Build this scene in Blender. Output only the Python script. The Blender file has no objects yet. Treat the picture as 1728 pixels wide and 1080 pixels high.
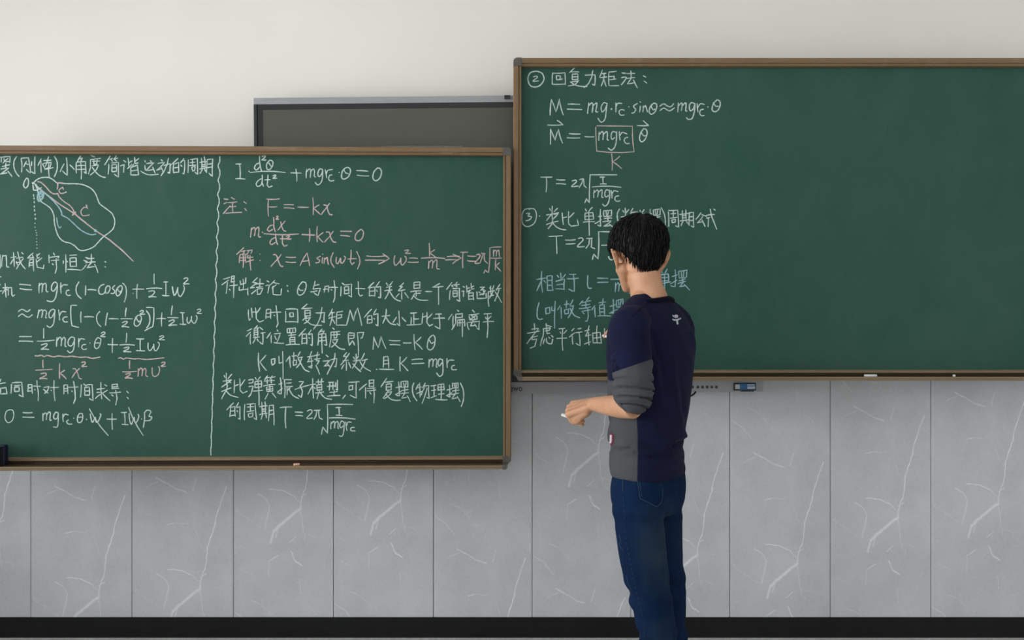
import bpy, bmesh, math, random
from mathutils import Vector, Matrix, noise, Quaternion
from mathutils.bvhtree import BVHTree
random.seed(7)
SC = bpy.context.scene
COL = SC.collection

# ------------------------------------------------------------------ camera, world, lights, exposure
F = 1257.0            # focal length in pixels of the 1728 px wide frame
CAMY, CAMZ = -2.975, 1.267
cam_d = bpy.data.cameras.new('camera')
cam_d.sensor_width = 36.0
cam_d.lens = 36.0 * F / 1728.0
cam_d.clip_start = 0.05
camera = bpy.data.objects.new('camera', cam_d)
camera.location = (0, CAMY, CAMZ)
camera.rotation_euler = (math.radians(90), 0, 0)
COL.objects.link(camera)
SC.camera = camera

world = bpy.data.worlds.new('sky'); SC.world = world
world.use_nodes = True
wn = world.node_tree.nodes; wl = world.node_tree.links
bg = wn['Background']
bg.inputs[0].default_value = (0.75, 0.86, 1.0, 1); bg.inputs[1].default_value = 1.2

SC.view_settings.view_transform = 'Standard'
SC.view_settings.look = 'None'
SC.view_settings.gamma = 1.0
SC.view_settings.use_curve_mapping = False
SC.view_settings.exposure = 0.0

ROOM = dict(x0=-3.3, x1=4.3, y0=-8.6, y1=0.0, z1=3.35)
WINDOWS = [(-0.40, -2.60), (-3.2, -5.2), (-5.9, -7.8)]     # spans in y on the left wall
def area(name, loc, rot, sx, sy, power, colour):
    l = bpy.data.lights.new(name, 'AREA'); l.shape = 'RECTANGLE'
    l.size, l.size_y, l.energy, l.color = sx, sy, power, colour
    o = bpy.data.objects.new(name, l); o.location = loc; o.rotation_euler = rot
    COL.objects.link(o); return o
for k, (ya, yb) in enumerate(WINDOWS):                    # daylight standing just outside each window
    area('window_daylight', (ROOM['x0'] - 0.32, (ya + yb) / 2, 1.8), (0, math.radians(-90), 0), 2.2, abs(ya - yb), [148, 160, 265][k], (0.93, 0.97, 1.0))
LAMPS = [(-0.9, -3.4), (2.1, -3.4), (-0.9, -6.4), (2.1, -6.4)]   # tube fittings on the ceiling
LAMP_POWER = 3

# ------------------------------------------------------------------ helpers
def srgb(r, g, b):
    f = lambda c: (c / 255 / 12.92) if c / 255 <= 0.04045 else ((c / 255 + 0.055) / 1.055) ** 2.4
    return (f(r), f(g), f(b), 1)

def px2w(px, py, y):
    d = y - CAMY
    return Vector(((px - 864) / F * d, y, CAMZ + (540 - py) / F * d))

def tag(o, label=None, cat=None, group=None, kind=None):
    if label: o['label'] = label
    if cat: o['category'] = cat
    if group: o['group'] = group
    if kind: o['kind'] = kind
    return o

def empty(name, loc, rz=0):
    o = bpy.data.objects.new(name, None); o.location = loc; o.rotation_euler = (0, 0, rz)
    o.empty_display_size = 0.1
    COL.objects.link(o); return o

def link(name, me, mat, parent=None, smooth=False, world_space=True):
    if mat:
        for m in (mat if isinstance(mat, (list, tuple)) else [mat]): me.materials.append(m)
    if smooth:
        me.polygons.foreach_set('use_smooth', [True] * len(me.polygons))
    o = bpy.data.objects.new(name, me); COL.objects.link(o)
    if parent:
        if world_space:
            M = Matrix.Identity(4); p = parent
            while p is not None:
                M = p.matrix_basis @ M; p = p.parent
            me.transform(M.inverted())
        o.parent = parent
    return o

class MB:
    def __init__(s): s.v = []; s.f = []
    def add(s, vs, fs):
        b = len(s.v); s.v += [tuple(v) for v in vs]; s.f += [tuple(b + i for i in f) for f in fs]; return s
    def box(s, a, b):
        (x0, y0, z0), (x1, y1, z1) = a, b
        x0, x1 = min(x0, x1), max(x0, x1); y0, y1 = min(y0, y1), max(y0, y1); z0, z1 = min(z0, z1), max(z0, z1)
        return s.add([(x0, y0, z0), (x1, y0, z0), (x1, y1, z0), (x0, y1, z0), (x0, y0, z1), (x1, y0, z1), (x1, y1, z1), (x0, y1, z1)],
                     [(0, 3, 2, 1), (4, 5, 6, 7), (0, 1, 5, 4), (1, 2, 6, 5), (2, 3, 7, 6), (3, 0, 4, 7)])
    def bevel_box(s, a, b, r):
        bm = bmesh.new(); m = MB().box(a, b); me = m.mesh('t'); bm.from_mesh(me); bpy.data.meshes.remove(me)
        bmesh.ops.bevel(bm, geom=bm.edges[:], offset=r, segments=2, profile=0.5, affect='EDGES')
        bm.verts.index_update()
        s.add([v.co for v in bm.verts], [[v.index for v in f.verts] for f in bm.faces]); bm.free(); return s
    def rings(s, rings, cap=True):
        n = len(rings[0]); vs = [p for r in rings for p in r]; fs = []
        for i in range(len(rings) - 1):
            for j in range(n):
                k = (j + 1) % n
                fs.append((i * n + j, i * n + k, (i + 1) * n + k, (i + 1) * n + j))
        if cap:
            fs.append(tuple(reversed(range(n)))); fs.append(tuple((len(rings) - 1) * n + j for j in range(n)))
        return s.add(vs, fs)
    def tube(s, pts, rad, n=10, cap=True):
        pts = [Vector(p) for p in pts]
        if not isinstance(rad, (list, tuple)): rad = [rad] * len(pts)
        t0 = (pts[1] - pts[0]).normalized()
        up = Vector((0, 0, 1)) if abs(t0.z) < 0.9 else Vector((1, 0, 0))
        u = t0.cross(up).normalized(); rings = []
        for i, p in enumerate(pts):
            t = (pts[min(i + 1, len(pts) - 1)] - pts[max(i - 1, 0)]).normalized()
            u = (u - t * u.dot(t)).normalized(); w = t.cross(u)
            rings.append([p + (u * math.cos(2 * math.pi * j / n) + w * math.sin(2 * math.pi * j / n)) * rad[i] for j in range(n)])
        return s.rings(rings, cap)
    def ball(s, c, r, M=None, n=12, m=8):
        if not isinstance(r, (list, tuple, Vector)): r = (r, r, r)
        vs = [Vector((0, 0, 1))]
        for i in range(1, m):
            a = math.pi * i / m
            for j in range(n):
                b = 2 * math.pi * j / n
                vs.append(Vector((math.sin(a) * math.cos(b), math.sin(a) * math.sin(b), math.cos(a))))
        vs.append(Vector((0, 0, -1))); out = []
        for v in vs:
            q = Vector((v.x * r[0], v.y * r[1], v.z * r[2]))
            if M: q = M @ q
            out.append(Vector(c) + q)
        fs = [(0, 1 + j, 1 + (j + 1) % n) for j in range(n)]
        for i in range(m - 2):
            for j in range(n):
                k = (j + 1) % n; a = 1 + i * n
                fs.append((a + j, a + n + j, a + n + k, a + k))
        l = len(vs) - 1; a = 1 + (m - 2) * n
        fs += [(a + j, l, a + (j + 1) % n) for j in range(n)]
        return s.add(out, fs)
    def capsule(s, a, b, ra, rb, n=12):
        a, b = Vector(a), Vector(b); d = (b - a).normalized(); pts = []; rad = []
        for k in range(4):
            t = math.pi / 2 * k / 4; pts.append(a - d * ra * math.cos(t)); rad.append(max(ra * math.sin(t), ra * .02))
        pts.append(a); rad.append(ra); pts.append(b); rad.append(rb)
        for k in range(1, 5):
            t = math.pi / 2 * k / 4; pts.append(b + d * rb * math.sin(t)); rad.append(max(rb * math.cos(t), rb * .02))
        return s.tube(pts, rad, n)
    def extrude(s, prof, x0, x1):           # closed (y, z) profile swept along x
        return s.rings([[(x0, p[0], p[1]) for p in prof], [(x1, p[0], p[1]) for p in prof]])
    def xf(s, M):
        s.v = [tuple(M @ Vector(v)) for v in s.v]; return s
    def mesh(s, name):
        me = bpy.data.meshes.new(name); me.from_pydata(s.v, [], s.f); me.update(); return me
    def build(s, name, mat, parent=None, smooth=False, M=None, world_space=True, fix=True):
        if M: s.xf(M)
        me = s.mesh(name)
        if fix:
            bm = bmesh.new(); bm.from_mesh(me); bmesh.ops.recalc_face_normals(bm, faces=bm.faces[:]); bm.to_mesh(me); bm.free()
        return link(name, me, mat, parent, smooth, world_space)

def remesh(mb, voxel, smooth=3, factor=0.5, post=None):
    """fuse overlapping solids into one continuous skin"""
    me = mb.mesh('fuse')
    bm = bmesh.new(); bm.from_mesh(me); bmesh.ops.recalc_face_normals(bm, faces=bm.faces[:]); bm.to_mesh(me); bm.free()
    o = bpy.data.objects.new('fuse', me); COL.objects.link(o)
    r = o.modifiers.new('r', 'REMESH'); r.mode = 'VOXEL'; r.voxel_size = voxel; r.adaptivity = 0
    if smooth:
        sm = o.modifiers.new('s', 'SMOOTH'); sm.factor = factor; sm.iterations = smooth
    dg = bpy.context.evaluated_depsgraph_get(); dg.update()
    out = bpy.data.meshes.new_from_object(o.evaluated_get(dg))
    bpy.data.objects.remove(o); bpy.data.meshes.remove(me)
    return out

def catmull(pts, sub=6, closed=False):
    P = [Vector(p) for p in pts]; out = []
    n = len(P)
    for i in range(n - 1):
        p0 = P[max(i - 1, 0)]; p1 = P[i]; p2 = P[i + 1]; p3 = P[min(i + 2, n - 1)]
        for k in range(sub):
            t = k / sub
            out.append(0.5 * ((2 * p1) + (p2 - p0) * t + (2 * p0 - 5 * p1 + 4 * p2 - p3) * t * t + (3 * p1 - p0 - 3 * p2 + p3) * t ** 3))
    out.append(P[-1]); return out

# ------------------------------------------------------------------ materials
class NT:
    def __init__(s, name):
        s.m = bpy.data.materials.new(name); s.m.use_nodes = True; s.t = s.m.node_tree
        s.b = s.t.nodes['Principled BSDF']; s.out = s.t.nodes['Material Output']
    def n(s, typ, **kw):
        o = s.t.nodes.new(typ)
        for k, v in kw.items(): setattr(o, k, v)
        return o
    def l(s, a, b): s.t.links.new(a, b)
    def coord(s, scale=(1, 1, 1), kind='Object'):
        tc = s.n('ShaderNodeTexCoord'); mp = s.n('ShaderNodeMapping'); mp.inputs['Scale'].default_value = scale
        s.l(tc.outputs[kind], mp.inputs[0]); return mp.outputs[0]
    def noise(s, vec, scale, detail=4, rough=0.5, dist=0):
        o = s.n('ShaderNodeTexNoise'); o.inputs['Scale'].default_value = scale; o.inputs['Detail'].default_value = detail
        o.inputs['Roughness'].default_value = rough; o.inputs['Distortion'].default_value = dist
        if vec: s.l(vec, o.inputs['Vector'])
        return o.outputs['Fac']
    def ramp(s, fac, stops):
        r = s.n('ShaderNodeValToRGB'); e = r.color_ramp.elements
        while len(e) < len(stops): e.new(0.5)
        for i, (p, c) in enumerate(stops): e[i].position = p; e[i].color = c
        s.l(fac, r.inputs[0]); return r.outputs[0]
    def mix(s, fac, a, b, mode='MIX'):
        m = s.n('ShaderNodeMix', data_type='RGBA', blend_type=mode)
        for i, v in ((0, fac), (6, a), (7, b)):
            if hasattr(v, 'links'): s.l(v, m.inputs[i])
            else: m.inputs[i].default_value = v
        return m.outputs[2]
    def rng(s, v, a, b, c, d):
        m = s.n('ShaderNodeMapRange'); s.l(v, m.inputs[0])
        for i, x in enumerate((a, b, c, d)): m.inputs[i + 1].default_value = x
        return m.outputs[0]
    def col(s, c):
        if hasattr(c, 'links'): s.l(c, s.b.inputs['Base Color'])
        else: s.b.inputs['Base Color'].default_value = c
        return s
    def set(s, **kw):
        for k, v in kw.items():
            i = s.b.inputs[k.replace('_', ' ')]
            if hasattr(v, 'links'): s.l(v, i)
            else: i.default_value = v
        return s
    def bump(s, h, strength=0.3, dist=0.002):
        b = s.n('ShaderNodeBump'); b.inputs['Strength'].default_value = strength; b.inputs['Distance'].default_value = dist
        s.l(h, b.inputs['Height']); s.l(b.outputs[0], s.b.inputs['Normal']); return s

def varied(name, c, amt=0.12, scale=8, rough=0.5, metal=0.0, bump=0.0, bscale=200, cscale=(1, 1, 1), spec=0.5):
    t = NT(name); v = t.coord(cscale)
    n = t.noise(v, scale, 5)
    lo = tuple(x * (1 - amt) for x in c[:3]) + (1,); hi = tuple(min(1, x * (1 + amt)) for x in c[:3]) + (1,)
    t.col(t.ramp(n, [(0.3, lo), (0.7, hi)])).set(Roughness=rough, Metallic=metal)
    t.b.inputs['Specular IOR Level'].default_value = spec
    if bump: t.bump(t.noise(v, bscale, 3), bump, 0.001)
    return t.m

M = {}
M['plaster'] = varied('painted_plaster', (0.80, 0.757, 0.685, 1), 0.02, 1.3, 0.85, bump=0.08, bscale=90)
M['plaster_side'] = varied('painted_plaster_side', (0.74, 0.74, 0.72, 1), 0.02, 1.3, 0.85)
M['ceiling'] = varied('ceiling_paint', (0.8, 0.8, 0.79, 1), 0.02, 1.5, 0.9)
M['floor'] = varied('terrazzo', (0.60, 0.59, 0.57, 1), 0.15, 60, 0.45)
M['baseboard'] = varied('black_skirting', (0.008, 0.008, 0.0085, 1), 0.2, 14, 0.45, spec=0.2)
M['grout'] = varied('grout', (0.12, 0.12, 0.12, 1), 0.1, 20, 0.9)
M['plastic_grey'] = varied('corner_plastic', srgb(84, 80, 74), 0.12, 60, 0.55)
M['plastic_dark'] = varied('dark_plastic', (0.018, 0.018, 0.02, 1), 0.1, 30, 0.4)
M['black'] = varied('black_plastic', (0.008, 0.008, 0.009, 1), 0.1, 30, 0.4)
M['white_frame'] = varied('window_frame_white', (0.7, 0.7, 0.7, 1), 0.03, 8, 0.4)
M['steel'] = varied('zinc_steel', (0.3, 0.3, 0.3, 1), 0.1, 30, 0.45, 0.8)

def m_brushed(name, c, rough=0.42, metal=0.6):
    t = NT(name); v = t.coord((3, 3, 260)); n = t.noise(v, 6, 4)
    t.col(t.ramp(n, [(0.3, tuple(x * .9 for x in c[:3]) + (1,)), (0.7, tuple(x * 1.08 for x in c[:3]) + (1,))]))
    t.set(Roughness=rough, Metallic=metal); return t.m
M['alu'] = m_brushed('brushed_aluminium', (0.33, 0.325, 0.335, 1), 0.5, 0.35)

def m_frame(vertical):
    t = NT('bronze_frame_' + ('upright' if vertical else 'rail'))
    v = t.coord((90, 90, 1.6) if vertical else (1.6, 90, 90)); n = t.noise(v, 3, 5, 0.6)
    v2 = t.coord((6, 6, 6)); n2 = t.noise(v2, 2.2, 5, 0.6)
    c = t.ramp(n, [(0.28, (0.172, 0.106, 0.054, 1)), (0.75, (0.225, 0.146, 0.080, 1))])
    dust = t.rng(n2, 0.55, 0.85, 0.0, 0.4)
    t.col(t.mix(dust, c, (0.28, 0.25, 0.19, 1))).set(Roughness=0.5, Metallic=0.0)
    t.b.inputs['Specular IOR Level'].default_value = 0.22
    return t.m
M['channel'] = varied('tray_channel_brown', (0.060, 0.038, 0.020, 1), .2, 14, .6, cscale=(.4, 3, 3), spec=.2)
M['lip'] = varied('tray_lip_bronze', (0.23, 0.166, 0.100, 1), .1, 10, .5, cscale=(.3, 2, 2), spec=.25)
M['frame_v'] = m_frame(True); M['frame_h'] = m_frame(False)

def m_board():
    t = NT('green_enamel'); v = t.coord((1, 1, 1))
    wipe = t.noise(t.coord((1.2, 1, 0.55)), 2.4, 6, 0.62, 0.9)
    swirl = t.noise(t.coord((2.2, 1, 1.6)), 3.2, 6, 0.6, 1.4)
    fine = t.noise(v, 260, 2, 0.7)
    base = t.ramp(fine, [(0.3, (0.0255, 0.078, 0.0555, 1)), (0.7, (0.0285, 0.085, 0.061, 1))])
    d1 = t.rng(wipe, 0.35, 0.8, 0.0, 0.030); d2 = t.rng(swirl, 0.45, 0.85, 0.0, 0.022)
    a = t.n('ShaderNodeMath', operation='ADD'); t.l(d1, a.inputs[0]); t.l(d2, a.inputs[1])
    t.col(t.mix(a.outputs[0], base, (0.5, 0.58, 0.52, 1))).set(Roughness=0.68)
    t.b.inputs['Specular IOR Level'].default_value = 0.12
    t.bump(fine, 0.05, 0.0005)
    return t.m
M['board'] = m_board()

def m_chalk(name, c, cover):
    t = NT(name); n = t.noise(t.coord((1, 1, 1)), 620, 2, 0.7); n2 = t.noise(t.coord((1, 1, 1)), 45, 3, 0.5)
    t.col(c).set(Roughness=0.95); t.b.inputs['Specular IOR Level'].default_value = 0.1
    a = t.rng(n, 0.30, 0.62, cover - 0.38, cover + 0.12); b = t.rng(n2, 0.3, 0.7, 0.82, 1.08)
    m = t.n('ShaderNodeMath', operation='MULTIPLY', use_clamp=True); t.l(a, m.inputs[0]); t.l(b, m.inputs[1])
    t.l(m.outputs[0], t.b.inputs['Alpha']); return t.m
M['white'] = m_chalk('white_chalk', (0.69, 0.79, 0.73, 1), 0.82)
M['pink'] = m_chalk('pink_chalk', (0.74, 0.56, 0.54, 1), 0.78)
M['blue'] = m_chalk('blue_chalk', (0.42, 0.63, 0.68, 1), 0.78)

def m_screen():
    t = NT('display_glass'); n = t.noise(t.coord((1, 1, 1)), 1.5, 3)
    t.col(t.ramp(n, [(0.3, (0.070, 0.068, 0.052, 1)), (0.7, (0.083, 0.080, 0.062, 1))])).set(Roughness=0.42)
    t.b.inputs['Specular IOR Level'].default_value = 0.45
    return t.m
M['screen'] = m_screen()

# marble tile: the printed veins repeat with a shift from tile to tile; each vein is a distance-to-line node group
VEIN = [  # (x0,y0,x1,y1,width,strength) in crop units of one tile
 (980,150,945,245,3.2,.75),(945,245,920,340,3.4,.8),(920,340,900,400,3.4,.8),(900,400,895,470,4,.8),(895,470,872,540,3.2,.7),
 (872,540,868,572,5,.6),(868,572,800,625,8,.7),(800,625,757,665,10,.75),(757,665,745,712,7,.6),(780,640,765,690,4,.5),
 (735,492,790,495,3,.7),(790,495,835,515,3,.75),(835,515,865,545,3.5,.35),(690,508,725,530,3,.65),(725,530,742,560,3,.5),
 (742,560,735,600,3.5,.5),(735,600,720,655,5,.35),(872,525,895,508,3.2,.7),(870,580,880,650,3.5,.35),(880,650,886,700,3.5,.3),
 (852,688,820,712,3.5,.55),(776,765,740,788,4,.6),(740,788,738,850,3,.3),(830,750,848,790,3.5,.6),(848,790,876,808,4.5,.8),
 (905,680,932,694,2.5,.4),(600,580,705,650,2,.3),(735,307,765,301,3,.55),(765,301,820,305,2.5,.3),(855,335,872,385,3,.25),
 (872,385,890,420,2.5,.2),(660,950,700,965,2.5,.4),(700,965,746,1010,2.5,.3),(690,112,725,132,4,.7),(725,132,770,158,2.8,.6),
 (770,158,812,172,4.5,.55),(700,128,650,150,4,.3),(855,115,840,168,3,.4),(596,1000,640,1030,3,.5),(640,1030,678,1075,3.5,.35),
 (866,870,872,925,2.5,.3),(915,985,935,1010,3,.25),(600,815,680,850,2,.25),(992,120,1005,90,2,.3)]
def m_tile():
    g = bpy.data.node_groups.new('vein_line', 'ShaderNodeTree')
    for nm, ty in (('P', 'NodeSocketVector'), ('A', 'NodeSocketVector'), ('BA', 'NodeSocketVector'), ('InvLen', 'NodeSocketFloat'), ('Width', 'NodeSocketFloat'), ('Amp', 'NodeSocketFloat')):
        g.interface.new_socket(nm, in_out='INPUT', socket_type=ty)
    g.interface.new_socket('Fac', in_out='OUTPUT', socket_type='NodeSocketFloat')
    gi = g.nodes.new('NodeGroupInput'); go = g.nodes.new('NodeGroupOutput')
    def vm(op, *ins):
        o = g.nodes.new('ShaderNodeVectorMath'); o.operation = op
        for i, x in enumerate(ins):
            g.links.new(x, o.inputs[{'SCALE': [0, 3]}.get(op, [0, 1])[i]])
        return o
    pa = vm('SUBTRACT', gi.outputs[0], gi.outputs[1]).outputs[0]
    dt = vm('DOT_PRODUCT', pa, gi.outputs[2]).outputs['Value']
    h = g.nodes.new('ShaderNodeMath'); h.operation = 'MULTIPLY'; h.use_clamp = True
    g.links.new(dt, h.inputs[0]); g.links.new(gi.outputs[3], h.inputs[1])
    sc = vm('SCALE', gi.outputs[2], h.outputs[0]).outputs[0]
    ln = vm('LENGTH', vm('SUBTRACT', pa, sc).outputs[0]).outputs['Value']
    mr = g.nodes.new('ShaderNodeMapRange'); mr.interpolation_type = 'SMOOTHSTEP'
    g.links.new(ln, mr.inputs[0]); mr.inputs[1].default_value = 0; g.links.new(gi.outputs[4], mr.inputs[2])
    g.links.new(gi.outputs[5], mr.inputs[3]); mr.inputs[4].default_value = 0
    g.links.new(mr.outputs[0], go.inputs[0])

    t = NT('grey_marble_tile')
    tc = t.n('ShaderNodeTexCoord'); at = t.n('ShaderNodeAttribute', attribute_type='OBJECT', attribute_name='vein_shift')
    cb = t.n('ShaderNodeCombineXYZ'); t.l(at.outputs['Fac'], cb.inputs[2])
    ad = t.n('ShaderNodeVectorMath', operation='ADD'); t.l(tc.outputs['Object'], ad.inputs[0]); t.l(cb.outputs[0], ad.inputs[1])
    P0 = ad.outputs[0]                      # pattern space, unwrapped
    sep = t.n('ShaderNodeSeparateXYZ'); t.l(P0, sep.inputs[0])
    period = 417 / 422.5; zmin = -0.030
    s1 = t.n('ShaderNodeMath', operation='SUBTRACT'); t.l(sep.outputs[2], s1.inputs[0]); s1.inputs[1].default_value = zmin
    s2 = t.n('ShaderNodeMath', operation='FLOORED_MODULO'); t.l(s1.outputs[0], s2.inputs[0]); s2.inputs[1].default_value = period
    s3 = t.n('ShaderNodeMath', operation='ADD'); t.l(s2.outputs[0], s3.inputs[0]); s3.inputs[1].default_value = zmin
    # warp
    wob = t.n('ShaderNodeTexNoise'); wob.inputs['Scale'].default_value = 38; wob.inputs['Detail'].default_value = 4; t.l(P0, wob.inputs['Vector'])
    wsub = t.n('ShaderNodeVectorMath', operation='SUBTRACT'); t.l(wob.outputs['Color'], wsub.inputs[0]); wsub.inputs[1].default_value = (.5, .5, .5)
    wsc = t.n('ShaderNodeVectorMath', operation='SCALE'); t.l(wsub.outputs[0], wsc.inputs[0]); wsc.inputs[3].default_value = 0.0135
    cc = t.n('ShaderNodeCombineXYZ'); t.l(sep.outputs[0], cc.inputs[0]); t.l(s3.outputs[0], cc.inputs[2])
    wa = t.n('ShaderNodeVectorMath', operation='ADD'); t.l(cc.outputs[0], wa.inputs[0]); t.l(wsc.outputs[0], wa.inputs[1])
    flat = t.n('ShaderNodeVectorMath', operation='MULTIPLY'); t.l(wa.outputs[0], flat.inputs[0]); flat.inputs[1].default_value = (1, 0, 1)
    P = flat.outputs[0]
    def cv(cx, cy):
        py = 640 + cy / 2.454
        return Vector(((cx - 589) / 418 * 0.4, 0, CAMZ - (py - 540) / 422.5))
    acc = None
    for (x0, y0, x1, y1, w, a) in VEIN:
        A, B = cv(x0, y0), cv(x1, y1); d = B - A
        o = t.n('ShaderNodeGroup'); o.node_tree = g
        t.l(P, o.inputs[0]); o.inputs[1].default_value = A; o.inputs[2].default_value = d
        o.inputs[3].default_value = 1 / d.length_squared; o.inputs[4].default_value = w * 0.00105; o.inputs[5].default_value = a
        if acc is None: acc = o.outputs[0]
        else:
            mx = t.n('ShaderNodeMath', operation='MAXIMUM'); t.l(acc, mx.inputs[0]); t.l(o.outputs[0], mx.inputs[1]); acc = mx.outputs[0]
    cloud = t.noise(P0, 5.5, 6, 0.6, 0.4); speck = t.noise(P0, 120, 3, 0.6); mid = t.noise(P0, 26, 5, 0.6, 1.2)
    base = t.ramp(cloud, [(0.28, (0.495, 0.495, 0.51, 1)), (0.72, (0.595, 0.596, 0.612, 1))])
    base = t.mix(t.rng(speck, 0.35, 0.7, 0.0, 0.16), base, (0.43, 0.43, 0.445, 1))
    # hair-thin random crackle
    vr = t.n('ShaderNodeTexNoise'); vr.inputs['Scale'].default_value = 6.5; vr.inputs['Detail'].default_value = 7; vr.inputs['Distortion'].default_value = 0.8; t.l(P0, vr.inputs['Vector'])
    ab = t.n('ShaderNodeMath', operation='SUBTRACT'); t.l(vr.outputs['Fac'], ab.inputs[0]); ab.inputs[1].default_value = 0.5
    a2 = t.n('ShaderNodeMath', operation='ABSOLUTE'); t.l(ab.outputs[0], a2.inputs[0])
    hair = t.rng(a2.outputs[0], 0.0, 0.008, 0.26, 0.0); gate = t.rng(mid, 0.48, 0.66, 0.0, 1.0)
    hm = t.n('ShaderNodeMath', operation='MULTIPLY'); t.l(hair, hm.inputs[0]); t.l(gate, hm.inputs[1])
    base = t.mix(hm.outputs[0], base, (0.84, 0.85, 0.87, 1))
    vmod = t.n('ShaderNodeMath', operation='MULTIPLY'); t.l(acc, vmod.inputs[0]); t.l(t.rng(mid, 0.25, 0.6, 0.55, 1.0), vmod.inputs[1])
    t.col(t.mix(vmod.outputs[0], base, (0.88, 0.89, 0.91, 1)))
    t.set(Roughness=t.rng(speck, 0.3, 0.7, 0.24, 0.34)); t.b.inputs['Specular IOR Level'].default_value = 0.4
    return t.m
M['tile'] = m_tile()

def m_glass():
    t = NT('window_glass'); tr = t.n('ShaderNodeBsdfTransparent'); gl = t.n('ShaderNodeBsdfGlossy'); gl.inputs['Roughness'].default_value = 0.02
    fr = t.n('ShaderNodeFresnel'); fr.inputs[0].default_value = 1.45; mx = t.n('ShaderNodeMixShader')
    t.l(fr.outputs[0], mx.inputs[0]); t.l(tr.outputs[0], mx.inputs[1]); t.l(gl.outputs[0], mx.inputs[2]); t.l(mx.outputs[0], t.out.inputs[0]); return t.m
M['glass'] = m_glass()
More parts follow.
